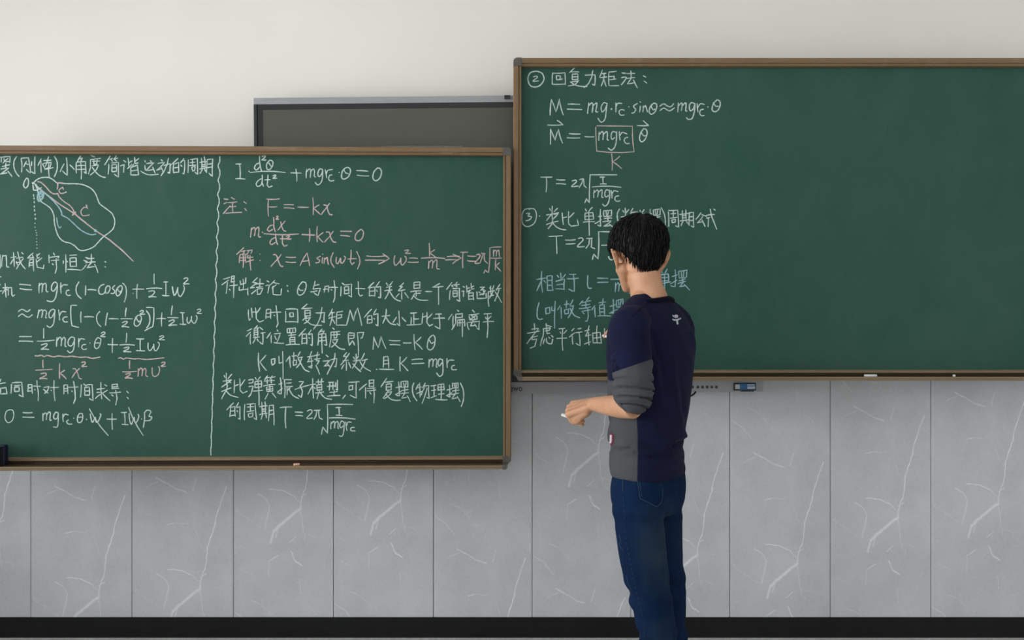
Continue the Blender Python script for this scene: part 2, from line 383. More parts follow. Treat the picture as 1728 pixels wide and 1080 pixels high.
# Chalk strokes: one block per stretch of handwriting: (board, colour, ox, oy, scale, strokes)
# '~' = smooth curve, '*' = heavier mark
INK = [
('L','white',0,230,15.43,"""0 540 35 545 30 680;50 545 265 525 255 690;105 575 120 665;215 575 75 700;150 665 235 655;155 710 150 825;60 790 255 740;20 855 240 820 10 990 190 955;205 910 315 1045;~435 525 370 640 365 800 420 950 505 1050;550 580 570 690 560 935;550 580 740 560 765 700 795 965 690 860;690 655 620 800;650 700 745 740;830 655 825 770;910 530 910 980 815 915;1070 585 1040 660 990 765;1070 640 1075 945;1135 630 1335 620;1270 530 1235 650 1180 790;1115 715 1335 680 1300 810;1110 720 1180 850 1290 820;1160 860 1390 815;1275 690 1285 1065;~1415 520 1480 640 1495 800 1470 930 1415 1055"""),
('L','white',0,250,9,"""1010 145 1020 415 950 345;975 240 915 360;1060 255 1130 325;1225 120 1170 215;1195 165 1255 150 1225 205;1160 215 1160 380;1160 215 1300 205 1310 390 1275 360;1165 270 1300 265;1165 325 1290 320;1225 210 1235 470;1375 105 1440 135;1375 175 1530 155;1375 175 1375 300 1345 395;1400 200 1520 195;1430 165 1425 245;1480 160 1470 240 1430 245;1400 270 1500 255 1470 320 1370 410;~1400 290 1470 380 1540 430 1605 445"""),
('L','white',175,250,8.64,"""95 115 15 245;85 165 130 150;110 165 130 195;185 110 150 160;145 165 205 145;160 165 190 190;75 235 65 380;115 215 215 205 215 425 155 380;120 240 120 345;120 245 185 240 185 340;120 290 185 288;120 342 185 338;290 180 325 205;245 260 300 240 290 355;355 145 365 265;365 215 415 185;345 300 410 235;450 130 455 225 505 215;515 150 455 200;440 235 400 290;395 285 395 390;400 280 490 245 510 390;400 335 490 320;395 390 505 388;600 180 608 205;680 180 700 205;625 225 735 212 620 330 720 310;715 275 750 365;600 250 612 325;~540 335 600 370 680 390 800 380;835 165 860 190;790 225 890 205 770 325 850 300;835 270 870 355;880 255 970 225 960 370 935 350;945 145 930 230 890 320 835 405;1085 150 975 250;1020 230 1020 365;1020 235 1095 205 1095 355;1025 290 1090 280;1020 355 1095 350;1170 150 1120 215;1125 195 1180 175 1170 380 1150 365;1125 245 1140 270;1235 170 1230 360;1265 165 1365 150 1370 385 1330 350;1255 215 1335 205;1295 165 1300 255;1250 255 1345 248;1280 280 1335 265 1325 330;1285 285 1300 335 1330 325;1400 210 1500 195;1425 145 1430 290;1465 120 1480 285;1430 245 1475 240;1430 270 1475 265;1400 305 1500 285;1440 300 1405 370;1470 300 1490 345;1510 165 1500 360;1510 165 1590 155 1585 415 1535 365;1520 235 1580 225;1515 285 1580 275"""),
('L','white-diagram',0,250,9,"""~405 455 370 510 360 570 390 605 425 570 435 510 425 465 405 455;*493 523 516 540;*493 540 516 523;~510 530 560 480 630 450 730 445 800 475 860 525;~880 525 1000 540 1140 540 1260 555 1380 610 1450 690 1490 790 1520 850 1600 910 1690 980 1712 1008;515 640 560 640 630 600;500 560 508 640;508 700 512 735;516 750 520 775;520 805 521 830;522 880 523 900;525 930 527 960;534 1000 534 1020;538 1060 540 1085;530 545 560 600 580 680;545 545 580 610"""),
('L','white-diagram',0,340,7.2,"""~1368 155 1395 230 1380 320 1330 375 1255 430 1190 500 1140 550 1080 580 1000 597 950 580 910 540 850 505 790 492 740 460 700 400 675 320 660 240 655 170 620 90 560 40 500 0 480 -60;418 5 418 20;418 52 418 66;420 100 420 112;430 150 430 160;428 202 428 210;425 262 425 270;427 308 427 316;435 347 435 353;443 377 443 383;447 407 447 413;447 447 447 453;446 487 446 493;450 522 450 528;450 565 450 571"""),
('L','pink-diagram',0,250,9,"""510 530 1125 990 1449 1250 2025 1719;~570 510 620 520 690 580 760 660 820 695 880 690;~880 690 900 740 970 810 1060 870 1110 930 1130 980;*1095 970 1160 1015;*1150 970 1100 1020;870 525 880 560 870 625;~880 540 910 525 970 535;~955 595 920 615 895 650 920 685 960 685 1010 665;955 590 965 630;~1320 900 1270 905 1230 960 1250 1020 1300 1025 1360 1015;1310 860 1330 920"""),
('L','blue-diagram',0,250,9,"""*~600 665 575 720 580 790 605 800 650 750 660 690 640 665 600 665;~600 700 620 690 640 710 620 735 600 725 600 700;~560 580 620 640 700 700 800 790 880 880 930 960 940 1020;~940 1020 985 1040 1037 1070 1125 1150 1225 1241 1325 1297 1400 1316 1462 1303;~862 1055 875 1148 900 1210 931 1191;*1437 1245 1460 1262;*1460 1245 1437 1262;*1448 1240 1449 1268"""),
('L','white',0,340,7.2,"""5 650 5 810;35 650 20 790;35 665 75 655 80 790 110 800;165 620 175 790;130 680 195 670;165 700 130 760;215 610 230 680 260 760 310 820;195 690 280 675;200 730 215 775;285 690 200 820;262 620 285 640;195 745 250 735;405 625 335 690 405 680;395 650 410 690;360 710 355 795;360 710 405 700 410 845;365 745 405 740;365 775 405 770;450 640 455 690 480 680;485 630 445 665;510 685 450 735;440 700 455 800 530 815 535 770;595 650 598 745;650 625 665 655;600 680 720 665 705 690;620 720 720 710;685 690 690 800 670 875;635 755 650 770;770 720 768 755;798 645 800 860;800 715 822 735;845 655 935 650;850 690 855 790;850 690 925 685 930 790;855 735 925 730;855 790 930 788;820 825 990 835;1000 830 1050 770;1060 695 1145 690;1110 640 1110 745;1040 745 1160 735;1110 745 1060 805 1150 790;1150 760 1190 865;1015 715 1060 730;1040 680 1070 688;1275 730 1290 740;1275 790 1285 800"""),
('L','white',0,460,9.095,"""0 65 20 65;0 185 8 186;0 285 35 280;80 165 95 380;45 235 120 225;85 240 35 325;95 245 110 270;125 230 130 350;125 235 180 230 185 345 200 365 228 340;300 180 475 195;305 245 490 262;605 160 600 315;~605 200 640 165 655 200 645 300;~650 200 690 165 710 190 710 280 740 295;~880 170 840 145 795 200 795 270 830 280 870 220;~880 175 875 280 850 390 800 445 720 430;935 155 940 320;~940 230 970 190 1040 190;~1065 270 1030 275 1015 315 1040 350 1085 345;~1215 140 1175 210 1170 290 1195 350 1250 400;1315 200 1310 345;1350 262 1475 270;~1600 180 1550 200 1515 260 1530 325 1580 330 1620 290;~1650 200 1620 250 1625 310 1660 310 1690 250 1680 210 1650 205;~280 600 330 565 370 575 420 600 465 565;~280 675 340 635 390 665 440 685 500 645;600 570 575 695;~595 600 640 570 655 600 640 690;~650 600 690 575 715 610 700 690 720 690;~845 575 800 565 755 620 760 690 800 680 840 600;~845 580 835 700 820 790 770 840 720 815;900 570 915 730;~915 660 950 600 1015 605;~1035 680 990 685 965 715 990 755 1040 755;1180 505 1090 505 1105 815 1210 840;1245 600 1245 765;1295 680 1440 682;~1535 595 1490 650 1485 720 1505 780 1550 830"""),
('L','white',170,450,9.095,"""~220 285 180 330 215 370 200 410 155 410;~300 290 250 340 235 410 260 450 305 410 330 340 325 300 300 290;~250 330 290 390 310 370;~335 250 385 310 395 400 385 470 360 545;488 345 665 345;565 270 555 490;820 110 822 265;705 338 940 335;~735 380 790 370 830 385 790 440 735 465 800 460 850 465;965 235 1030 235;1000 235 1000 440;945 440 1050 445;~1100 305 1110 380 1130 440 1165 390 1185 320;~1185 320 1185 400 1220 460 1270 390 1285 330 1270 290;~1275 185 1320 170 1335 200 1270 265 1320 262 1360 265;495 408 500 414;105 710 75 900;125 800 275 803;395 630 380 765;310 800 485 800;~330 860 380 840 410 850 370 890 325 920 380 920 435 930;~570 745 530 800 515 880 550 915 600 880 625 800 610 750 570 745;~535 770 580 845 600 830;~600 690 640 670 655 695 605 730 680 728;~700 675 745 740 755 820 740 890 705 940;700 625 815 630 800 920 675 985;855 800 1000 800;940 705 935 915;1100 600 1085 740;1025 780 1190 785;~1045 840 1110 815 1130 835 1090 870 1045 905 1110 895 1170 895;1220 705 1285 708;1255 708 1265 880;1215 880 1310 885;~1330 775 1325 830 1350 870 1385 820 1395 760;~1395 760 1395 830 1440 870 1475 810 1475 765 1460 750;~1480 665 1520 650 1535 675 1480 715 1550 718"""),
('L','white',0,550,5.76,"""190 103 308 103;185 148 322 152;425 25 425 120;360 148 530 137;~400 185 450 172 455 190 420 215 400 228 440 225 475 230;555 110 550 200;~558 140 580 110 598 130 595 195;~598 140 620 112 635 130 632 190 645 200;~725 115 690 110 662 150 670 190 700 190 725 140;~725 120 722 190 710 240 680 260 655 240;765 120 765 205;~765 160 785 125 825 130;~835 180 805 185 795 210 815 230 845 222;873 164 876 168;~950 112 925 150 920 205 945 220 970 190 980 130 950 112;925 165 968 165;~985 70 1010 58 1020 75 980 100 1025 105;1050 180 1145 183;1095 120 1092 260;1232 70 1225 160;1165 185 1308 187;~1205 215 1250 205 1245 225 1200 248 1240 250 1275 252;1325 125 1400 125;1365 125 1365 240;1325 240 1408 243;~1440 165 1440 220 1460 240 1490 200 1495 175;~1495 175 1500 230 1520 240 1545 200 1548 170 1535 158;~1550 105 1580 95 1590 110 1548 132 1602 135"""),
('L','pink',0,550,5.76,"""~340 290 370 292 400 285 430 298 460 287 520 300 570 292 640 300 700 295 780 305 840 302 900 315 975 302;~1150 315 1175 310 1200 322 1230 312 1300 320 1350 318 1420 325 1500 320 1595 310;418 330 420 408;345 430 510 422;~395 465 440 458 450 475 420 495 385 512 430 510 460 515;580 365 580 512;630 430 585 460 645 515;~708 415 735 420 755 460 770 505 795 515;775 410 735 450 700 505;~792 355 825 350 825 370 795 392 845 393;1260 335 1260 415;1190 445 1330 440;~1220 470 1262 460 1258 480 1218 505 1260 505 1290 512;1345 415 1342 490;~1348 435 1370 410 1385 430 1380 485;~1385 435 1410 412 1420 430 1418 480 1438 492;~1480 405 1482 470 1505 492 1540 470 1552 420 1540 392;~1568 358 1600 352 1600 370 1565 392 1612 390"""),
('L','white',0,635,6.4,"""10 30 0 60;0 80 60 70;5 130 65 120 75 190;5 130 5 190 75 188;125 85 120 185;130 72 235 65 250 225 205 200;155 100 220 95;155 120 158 165;155 120 205 115 208 160;158 165 208 160;305 90 300 165;305 90 345 88 350 185;305 125 345 122;302 160 350 158;360 105 440 108;400 45 412 150 412 265;375 140 380 150;475 120 530 110;~530 112 510 160 480 185;470 140 520 182;545 120 635 118;585 45 595 265;550 150 560 155;690 95 690 190;690 95 730 90 735 190;692 135 730 133;692 160 730 158;740 118 845 115;795 55 810 160 815 240 795 295;775 155 780 165;880 90 870 225;905 80 930 105;930 95 995 88 1005 265 965 240;915 120 915 200;915 120 965 118 968 205;915 160 965 158;915 205 968 203;1045 140 1130 130;1090 65 1100 245;1030 240 1085 195;1160 150 1110 180;1100 175 1190 265;1130 90 1155 105;1045 175 1085 172;1210 90 1270 85 1265 110;1210 115 1275 110;1210 90 1210 130;1210 135 1285 130;1185 180 1305 170;1250 150 1265 240 1250 310;1205 200 1225 215;1370 160 1388 180;1372 225 1390 243;~110 360 70 380 55 450 85 500 130 480 150 420 140 370 110 360;250 392 350 392;245 440 370 443;465 400 465 480;~468 420 490 395 505 415 500 470;~502 420 530 385 545 400 540 470 558 472;~630 395 600 390 580 430 590 460 620 450 632 400;~632 398 630 480 620 545 575 545;680 405 685 490;~685 440 700 410 740 418;~740 470 720 490 740 515 780 515;795 450 800 455;~860 400 838 440 840 490 865 500 890 470 892 410 860 400;842 445 885 440;932 462 940 468;~975 405 985 460 1000 498 1025 450;~1030 440 1040 495 1065 480 1090 420 1080 405;965 350 1170 640;1155 462 1260 462;1212 400 1215 575;1308 390 1370 388;1345 390 1350 520;1318 518 1385 522;~1395 400 1400 470 1420 520 1445 450;~1450 440 1460 500 1485 480 1500 430 1490 410;1388 335 1548 640;1527 458 1533 463;1560 390 1560 480 1548 555;~1560 395 1590 365 1630 380 1610 430 1640 440 1620 475 1565 480"""),
('L','white',370,250,5.959,"""165 160 222 158;205 160 210 310;165 308 260 312;295 230 305 238;~400 150 370 165 355 200 375 220 405 190;405 80 412 180 428 235;~430 85 460 75 458 95 430 118 472 120;~510 120 480 155 478 205 505 215 535 180 538 135 510 120;490 140 525 190;310 245 665 245;~435 305 400 320 372 355 385 385 420 370 435 330;432 270 430 350 445 385;490 270 482 370 500 395 535 380;455 320 515 318;~540 280 565 270 565 285 540 303 582 302;718 250 825 252;770 210 780 335;880 210 875 300;~882 235 905 210 920 225 915 295;~920 235 945 210 958 230 955 280 970 290;~1040 215 1010 210 992 250 1000 285 1025 270 1040 225;~1040 218 1038 300 1020 350 990 370 965 345;1065 215 1080 300;~1078 260 1090 225 1140 215;~1135 270 1110 275 1100 310 1120 330 1155 325;1203 243 1208 246;~1275 195 1240 230 1230 290 1255 312 1300 285 1320 230 1305 198 1275 195;1250 215 1270 250 1305 260;1380 225 1495 232;1385 272 1505 280;~1590 200 1555 240 1545 300 1575 328 1615 300 1632 240 1615 205 1590 200"""),
('L','pink',370,250,5.959,"""45 510 90 515;45 560 80 545;40 660 110 580;120 495 155 515;90 548 180 540;100 590 170 585;135 545 138 650;65 655 228 645;245 538 272 555;255 605 275 630;478 512 605 510;495 512 495 685;495 590 582 588;650 568 748 570;650 600 755 608;790 592 900 595;940 495 945 670;1005 570 950 605 1015 665;~1050 570 1080 580 1090 620 1110 665 1138 670;1110 555 1070 610 1025 670"""),
('L','pink',370,360,6.646,"""360 165 350 268;~358 190 385 160 405 180 395 255;~400 190 435 155 445 180 442 260 470 262;480 210 490 215;~610 130 570 140 540 180 560 200 600 180;610 45 612 150 628 208;~640 38 658 32 655 48 638 65 668 66;~690 95 700 140 720 190 748 200;740 85 700 130 655 190;500 228 890 232;~635 270 590 290 568 330 590 350 630 325;632 230 638 300 655 350;710 240 708 335 730 370 765 355;680 285 745 285;~752 260 785 250 780 270 750 288 808 288;*928 238 1070 245;1012 170 1010 318;1100 145 1100 320;1165 215 1105 260 1165 325;~1200 210 1235 215 1250 270 1275 315 1310 325;1280 200 1235 265 1180 325;1358 200 1485 202;1358 248 1465 258;~1580 185 1535 230 1525 290 1565 308 1605 275 1618 215 1600 185 1580 183;275 385 195 460;245 430 290 415 265 455;235 465 225 555;235 465 290 455 300 555;268 465 268 610;235 500 290 498;235 530 290 528;310 420 370 410 355 450;335 420 305 465;345 470 355 640;320 500 380 490;310 545 388 520;325 470 310 500;455 455 458 460;455 525 460 535;~605 465 640 470 665 540 690 590 718 595;695 460 640 530 580 595;748 490 858 492;748 545 860 550;985 445 905 590;985 445 1015 590;935 540 1010 530;~1135 480 1095 505 1125 525 1115 550 1080 555;1160 495 1155 560;1160 455 1162 462;1180 500 1175 565;~1180 520 1210 495 1215 530 1225 575;~1278 440 1255 500 1255 550 1292 610;~1315 490 1310 545 1330 565 1360 500;~1362 505 1365 555 1390 550 1415 500 1400 480;1478 410 1470 540 1490 575 1515 550;1440 512 1540 508;~1540 425 1572 500 1575 560 1550 625"""),
('L','pink',600,390,6.4,"""118 268 320 268;105 315 330 318;295 245 365 295 250 355;~425 265 415 320 430 370 475 330 490 290;~490 290 490 345 510 365 545 320 545 285 530 270;~530 210 570 203 565 220 540 240 598 240;580 292 670 295;565 335 680 335;795 130 798 270;855 200 800 235 865 280;710 293 965 296;790 325 788 405;~792 345 820 315 835 335 828 400;~835 345 870 310 880 330 878 400 908 410;990 275 1120 272;970 312 1110 312;1050 248 1140 290 1050 350;1130 228 1215 226;1160 230 1158 398;1210 268 1300 272;1205 320 1310 325;~1305 258 1335 250 1340 280 1290 345 1345 345;1355 240 1400 245;1375 250 1345 340;1390 245 1395 320 1425 348;1385 455 1400 420 1435 450 1450 180 1575 172;1490 205 1490 275;~1492 225 1510 205 1522 220 1518 270;~1522 225 1545 205 1550 230 1555 275;1450 292 1578 290;1515 305 1510 420;1555 340 1515 375 1570 435"""),
('L','white',370,460,7.2,"""130 55 50 80;115 90 30 150;100 115 85 255;150 45 185 40 180 100;150 45 145 110;148 75 180 72;140 115 190 108;125 160 225 150;180 110 175 305;120 200 135 215;255 100 260 145 315 130;325 60 320 130;290 80 290 210;245 170 240 215 345 200;350 185 350 275;465 60 405 120 465 125 375 190 430 180;390 260 445 215;440 140 540 135;495 75 490 180;450 180 530 175;460 200 465 265;460 200 530 195 500 260 460 265;580 100 605 115;565 160 610 150 590 250;675 95 620 150;660 120 730 135;695 145 640 190;650 165 655 265 750 270 758 195;820 155 835 165;830 215 840 232;~1010 112 965 170 950 240 975 275 1025 250 1055 180 1050 125 1010 112;~965 190 985 215 1020 215;1165 105 1140 200;1150 160 1215 145;1110 235 1190 220;1140 200 1230 190 1200 280 1150 245;1285 165 1275 240;1285 170 1330 160 1325 235;1265 205 1320 200;1335 180 1440 180;1395 95 1410 200 1405 300 1385 360;1360 205 1370 215;1480 170 1475 285;1490 125 1520 150;1525 150 1610 140 1610 300 1570 275;1520 175 1520 260;1525 175 1570 170 1575 255;1520 215 1570 210;1520 258 1575 250;355 450 365 585 380 560;390 430 400 545;395 480 440 480;440 425 450 560 485 600 540 580;500 425 445 500;575 450 565 560;575 450 625 445 625 560;570 495 620 490;570 540 625 535;630 485 750 480;690 400 705 520 715 620 695 665;665 515 675 525;805 470 805 600;810 445 950 445 955 610;805 600 955 600;855 490 860 540;860 490 900 490 905 535;860 538 905 532;1070 380 1000 440;1010 440 1130 430;1040 460 1040 540;1040 460 1105 455 1105 530;1040 495 1100 490;1040 530 1105 525;1060 540 1015 580;1050 560 1110 545 1080 590 1030 620;~1050 575 1110 625 1170 640 1245 640;1175 490 1280 485 1275 610 1245 590;1250 420 1230 540 1190 630 1145 690;1375 440 1330 530;1345 495 1400 485;1330 555 1410 535;1375 480 1370 560 1345 645;1380 570 1405 620;1430 480 1500 470;1430 480 1425 640 1545 640;1435 515 1490 510 1485 545;1440 555 1490 545;1590 455 1545 640;1590 455 1630 590 1680 430 1732 644"""),
('L','white',600,460,6.646,"""30 100 35 240 55 265 80 250;0 178 105 182;205 110 140 175;160 160 155 265;160 170 215 160 215 265;160 210 212 205;155 258 215 258;270 100 225 165;230 165 280 155 280 285 255 275;235 195 245 215;345 115 365 145;415 100 380 145;345 165 405 155;325 205 410 195;385 160 375 210 330 295;~380 205 420 270 460 305 505 320;540 115 490 160 530 155 475 205 555 190;520 205 520 300;490 235 455 275;550 225 595 285;655 110 655 180;655 110 722 105 720 175;655 140 720 137;655 178 720 172;615 215 740 205;680 210 680 265;690 235 730 230;665 235 625 300;~645 255 690 295 740 310 815 310;785 212 855 212;945 120 865 165;875 165 985 155;930 165 932 360;1080 110 1020 190;1075 145 1110 135;1080 150 1095 165;1140 105 1110 150;1115 140 1165 130;1125 145 1140 160;1062 200 1055 305;1090 180 1165 175 1170 325 1135 305;1095 200 1095 270;1095 205 1140 200 1140 270;1095 235 1140 232;1095 270 1140 265;1205 155 1225 165;1190 210 1215 205 1210 270;1245 145 1250 215;1250 180 1280 170;1245 220 1285 195;1295 120 1300 185 1330 180;1325 150 1295 170;1290 195 1265 235;1265 235 1268 305;1268 235 1320 225 1325 305;1268 265 1320 260;1268 300 1325 298;1395 165 1450 160 1400 200;1410 195 1440 190 1435 250 1415 240;1380 215 1400 230;1460 200 1445 220;1360 215 1365 290 1465 285;1465 230 1468 285;1390 250 1450 235;1500 170 1520 190;1550 145 1535 190;1485 215 1560 200;1515 150 1520 250;1490 215 1495 380;1500 265 1550 252;1540 215 1500 290;1620 130 1580 200;1575 185 1630 175;1610 190 1560 320;1565 215 1635 335;150 440 95 505;180 410 125 470;135 490 130 570;135 490 180 480 185 565;135 530 180 525;135 568 185 560;235 410 200 470;205 475 250 460 250 600 225 580;205 510 215 525;295 490 385 480;345 410 335 500 305 570;~340 500 380 560 420 580 455 585;485 430 495 600 465 570;460 500 420 560;520 500 565 550;615 455 685 450;655 455 655 580;655 520 710 518;625 500 620 580;575 588 735 578;755 455 745 570;755 500 800 485;800 445 800 560 830 600 865 580;860 460 805 515;895 468 965 465;875 515 1000 510;935 468 945 635 890 600;1085 465 1040 530;1095 490 1095 620;1140 420 1160 435;1125 465 1200 460 1195 500;1125 465 1125 560 1080 640;1130 505 1200 500;1145 530 1220 525 1225 600;1145 530 1145 600;1170 530 1170 600;1195 520 1198 720;1145 562 1220 560;1310 420 1335 445;1270 475 1385 460;1300 480 1340 515;1350 480 1290 520;1275 490 1280 530 1365 520 1360 480;1250 560 1260 620 1275 640;1260 560 1390 545 1385 640 1360 625;1325 530 1290 600 1345 590;1335 575 1360 610;1440 465 1525 460;1455 500 1470 520;1520 490 1480 530;1430 555 1550 548;1480 465 1485 600 1475 730"""),
('L','white',400,540,7.855,"""195 115 135 145;180 160 120 220;180 185 178 320;270 75 225 125;245 110 285 100 265 130;225 140 225 225;225 140 275 135 275 220;225 165 275 162;225 195 275 190;215 235 300 225;250 220 210 310;265 250 285 285;300 95 345 130;315 175 375 165;340 165 340 325 300 290;445 165 395 240;455 200 455 305;530 130 545 150;490 185 580 175;500 210 520 260;570 190 530 290;490 300 620 310;665 115 665 170;665 115 775 105 775 165;700 115 700 165;740 110 740 160;665 168 775 165;680 205 780 195;720 175 720 230;700 235 705 320;700 235 765 225 770 315;700 265 765 260;702 290 768 285;650 330 830 325;910 115 820 215;865 185 860 320;865 190 920 185 925 320;865 245 920 240;860 310 925 305;985 130 940 190;945 195 995 180 995 345 975 325;950 230 965 245;1130 120 1080 175;1100 155 1160 145 1130 185;1080 185 1070 335;1080 190 1175 180 1190 340 1160 325;1080 235 1175 225;1080 280 1180 270;1125 185 1130 440;1265 105 1290 125;1245 160 1365 150;1245 160 1245 250 1225 360;1260 200 1365 190;1285 170 1285 240;1325 165 1320 235 1285 240;1265 265 1340 255 1310 310 1250 360;~1265 285 1320 345 1370 380 1430 390;1475 180 1490 340;1480 170 1555 175 1550 240;1485 205 1545 205;1490 245 1550 240;1490 335 1530 275 1560 335;1595 170 1610 470;1595 170 1680 165 1660 230 1640 245;285 435 300 680;385 465 305 555 390 670;455 520 465 600;460 520 505 510 500 575;465 600 505 570;555 480 560 575 600 560;605 415 610 780;700 480 650 550;700 480 710 630;755 430 755 530;730 480 790 470;745 540 750 600;745 540 790 530 785 590;745 600 790 590;840 420 800 490;810 500 870 490;860 490 830 580 785 635;~810 510 860 600 900 660 960 685;935 490 1030 475;990 415 965 500 935 560;930 555 1010 540;985 500 990 640 960 625;945 620 1000 600;1070 425 1050 540;1035 470 1095 460;1025 520 1105 510;1050 540 1090 535 1060 590;1045 600 1095 720;1180 465 1210 490;1140 545 1230 535 1155 615 1210 600;1200 580 1230 620;1235 530 1325 510 1310 625 1290 610;1300 440 1285 540 1240 630 1195 720;1455 430 1410 485 1460 480 1375 595;1490 440 1430 530;1400 545 1480 530;1450 550 1450 670;1420 590 1385 650;1480 560 1510 635;1540 490 1565 520;1580 450 1585 560;1610 480 1590 510;1540 545 1640 530;1580 560 1530 640;1535 580 1640 685;1690 440 1650 520;1655 540 1728 520;1700 540 1640 660"""),
('L','white',600,550,6.646,"""~45 390 90 460 170 508;205 120 195 265;205 125 255 245 285 115 340 255;375 160 500 165;385 210 500 215;535 190 625 190;655 95 668 270;735 125 670 185 750 265;~860 105 820 150 805 240 840 270 880 230 893 150 880 110 860 105;~820 140 850 195 880 180;230 490 245 485;315 345 310 465;315 350 362 340 372 470;312 390 362 385;312 430 365 425;265 485 430 488;500 345 500 505;575 350 508 420 588 505;630 380 755 372;630 425 770 418;825 375 822 465;~828 400 855 370 870 390 865 455;~868 400 895 370 912 390 905 455 918 462;~970 380 940 370 925 420 940 450 970 410;~975 375 980 460 975 540 940 565 908 525;1025 365 1028 468;~1028 420 1050 385 1105 385;~1110 440 1080 455 1085 490 1135 490"""),
('L','white',370,620,7.513,"""60 100 75 130;90 70 100 230;160 85 115 140;45 175 155 155;155 160 30 250;120 180 150 195;30 305 150 260;105 225 90 290 30 400;~85 290 140 350 240 380;195 160 190 325;195 235 245 215;260 140 265 290 300 325 355 300;325 155 270 235;370 160 430 150 425 195;375 200 425 195;375 245 430 235 400 340 370 375;455 125 470 155;525 115 485 165;455 180 455 260;455 180 535 170 535 250;455 215 535 210;455 255 535 248;430 300 550 290;490 175 505 480;615 105 575 160;600 135 640 125;675 105 640 150;655 130 710 120;570 175 700 165;610 150 610 205;660 145 660 200;560 235 710 215;600 250 605 305;600 250 680 240 680 300;640 220 640 300;600 278 680 270;605 305 680 298;620 330 580 405;670 320 720 385;775 130 785 340 740 320;755 215 800 200;740 310 800 265;825 155 915 155;825 155 830 385;850 200 915 195;845 245 930 240;860 245 860 350;900 255 870 290;~880 260 930 350 1010 395;1010 180 1070 180 1020 240;1030 235 1055 300 1040 380 1000 350;960 280 1140 225;1185 140 1195 390;1150 220 1225 210;1185 230 1125 340;1200 250 1220 270;1225 185 1325 180;1255 150 1258 210;1300 140 1290 210;1235 225 1240 295;1235 225 1300 215 1300 290;1235 258 1300 252;1240 292 1300 285;1215 325 1325 310;1270 300 1240 400;~1280 320 1340 385 1425 405;1385 190 1455 185;1370 240 1465 235;1405 190 1395 290;1440 190 1440 280;1475 190 1475 250;1500 160 1500 290 1480 275;1400 315 1500 305;1455 280 1455 360;1370 365 1535 355;1600 350 1565 395;180 450 95 540;145 500 135 625;145 505 200 495 205 620;145 555 200 550;135 615 205 605;245 445 215 500;220 510 265 495 265 660 240 645;225 545 235 565;325 470 320 665;350 465 455 455 475 665 440 640;355 505 440 498;395 470 398 555;350 560 440 548;365 590 430 575 420 625 375 630;370 590 375 630;510 500 610 485;540 440 545 590;580 435 585 585;545 530 585 525;545 558 585 552;510 600 610 580;550 600 530 660;590 595 600 640;635 480 625 680;635 485 685 475 695 730;632 550 685 540;632 600 688 590;770 510 920 502;845 505 845 770;960 565 1060 570;965 610 1060 615;~1115 555 1160 535 1175 570 1110 645 1185 640;1200 545 1280 540;1240 545 1230 600 1200 660;1262 540 1270 640 1310 660;1295 850 1315 755 1370 835 1370 470 1695 470;1475 510 1540 510;1515 512 1520 605;1480 605 1560 610;1395 640 1725 655;1420 690 1415 780;~1422 715 1450 685 1465 705 1460 770;~1465 715 1495 685 1508 705 1505 765 1515 775;~1580 695 1550 680 1528 730 1540 765 1575 740;~1585 690 1580 800 1560 870 1520 865;1605 690 1620 800;~1618 740 1630 695 1675 695;~1715 760 1675 765 1670 800 1725 805"""),
('L','white',570,620,5.76,"""105 145 210 138;110 180 110 225;110 180 145 175 145 215;112 220 145 215;180 140 180 300 120 270;280 160 210 220;270 195 270 300;305 125 305 190;305 125 350 120 350 185;305 155 350 152;305 188 350 185;285 205 365 200;285 228 370 218;345 195 355 250 350 345;310 240 325 260;475 105 420 190;460 145 540 135;470 165 470 225;470 165 520 160 520 220;470 192 520 190;470 222 520 218;490 230 440 300;470 245 525 235 500 270 450 305;~465 255 510 305 560 320 610 318;590 140 598 280 570 270;565 195 620 185;560 265 620 230;615 140 615 190;615 140 680 135 680 195;640 150 645 185;665 145 655 185;615 192 680 188;620 225 685 215;650 195 650 250;610 255 690 245;650 255 620 300 670 290;675 275 705 335;~740 150 725 200 735 270 770 325;785 165 760 215;760 200 815 190;795 150 800 290;765 255 825 230;850 150 825 200;830 185 885 175 890 305 865 290;845 195 810 270;870 200 820 350;905 180 955 172;910 225 955 218;935 175 935 285;905 295 960 275;975 165 975 225;975 165 1030 160 1035 220;975 195 1030 190;975 222 1035 218;1005 165 1005 305;975 262 1035 255;950 310 1065 315;1085 170 1090 290 1065 280;1060 220 1115 205;1055 275 1110 245;1115 150 1115 200;1115 155 1170 150 1170 205;1135 160 1140 195;1155 158 1150 195;1115 202 1170 198;1115 230 1180 220;1145 205 1145 255;1105 265 1175 250;1140 262 1110 305 1160 295;1160 280 1190 335;~1190 150 1220 220 1222 310 1200 380"""),
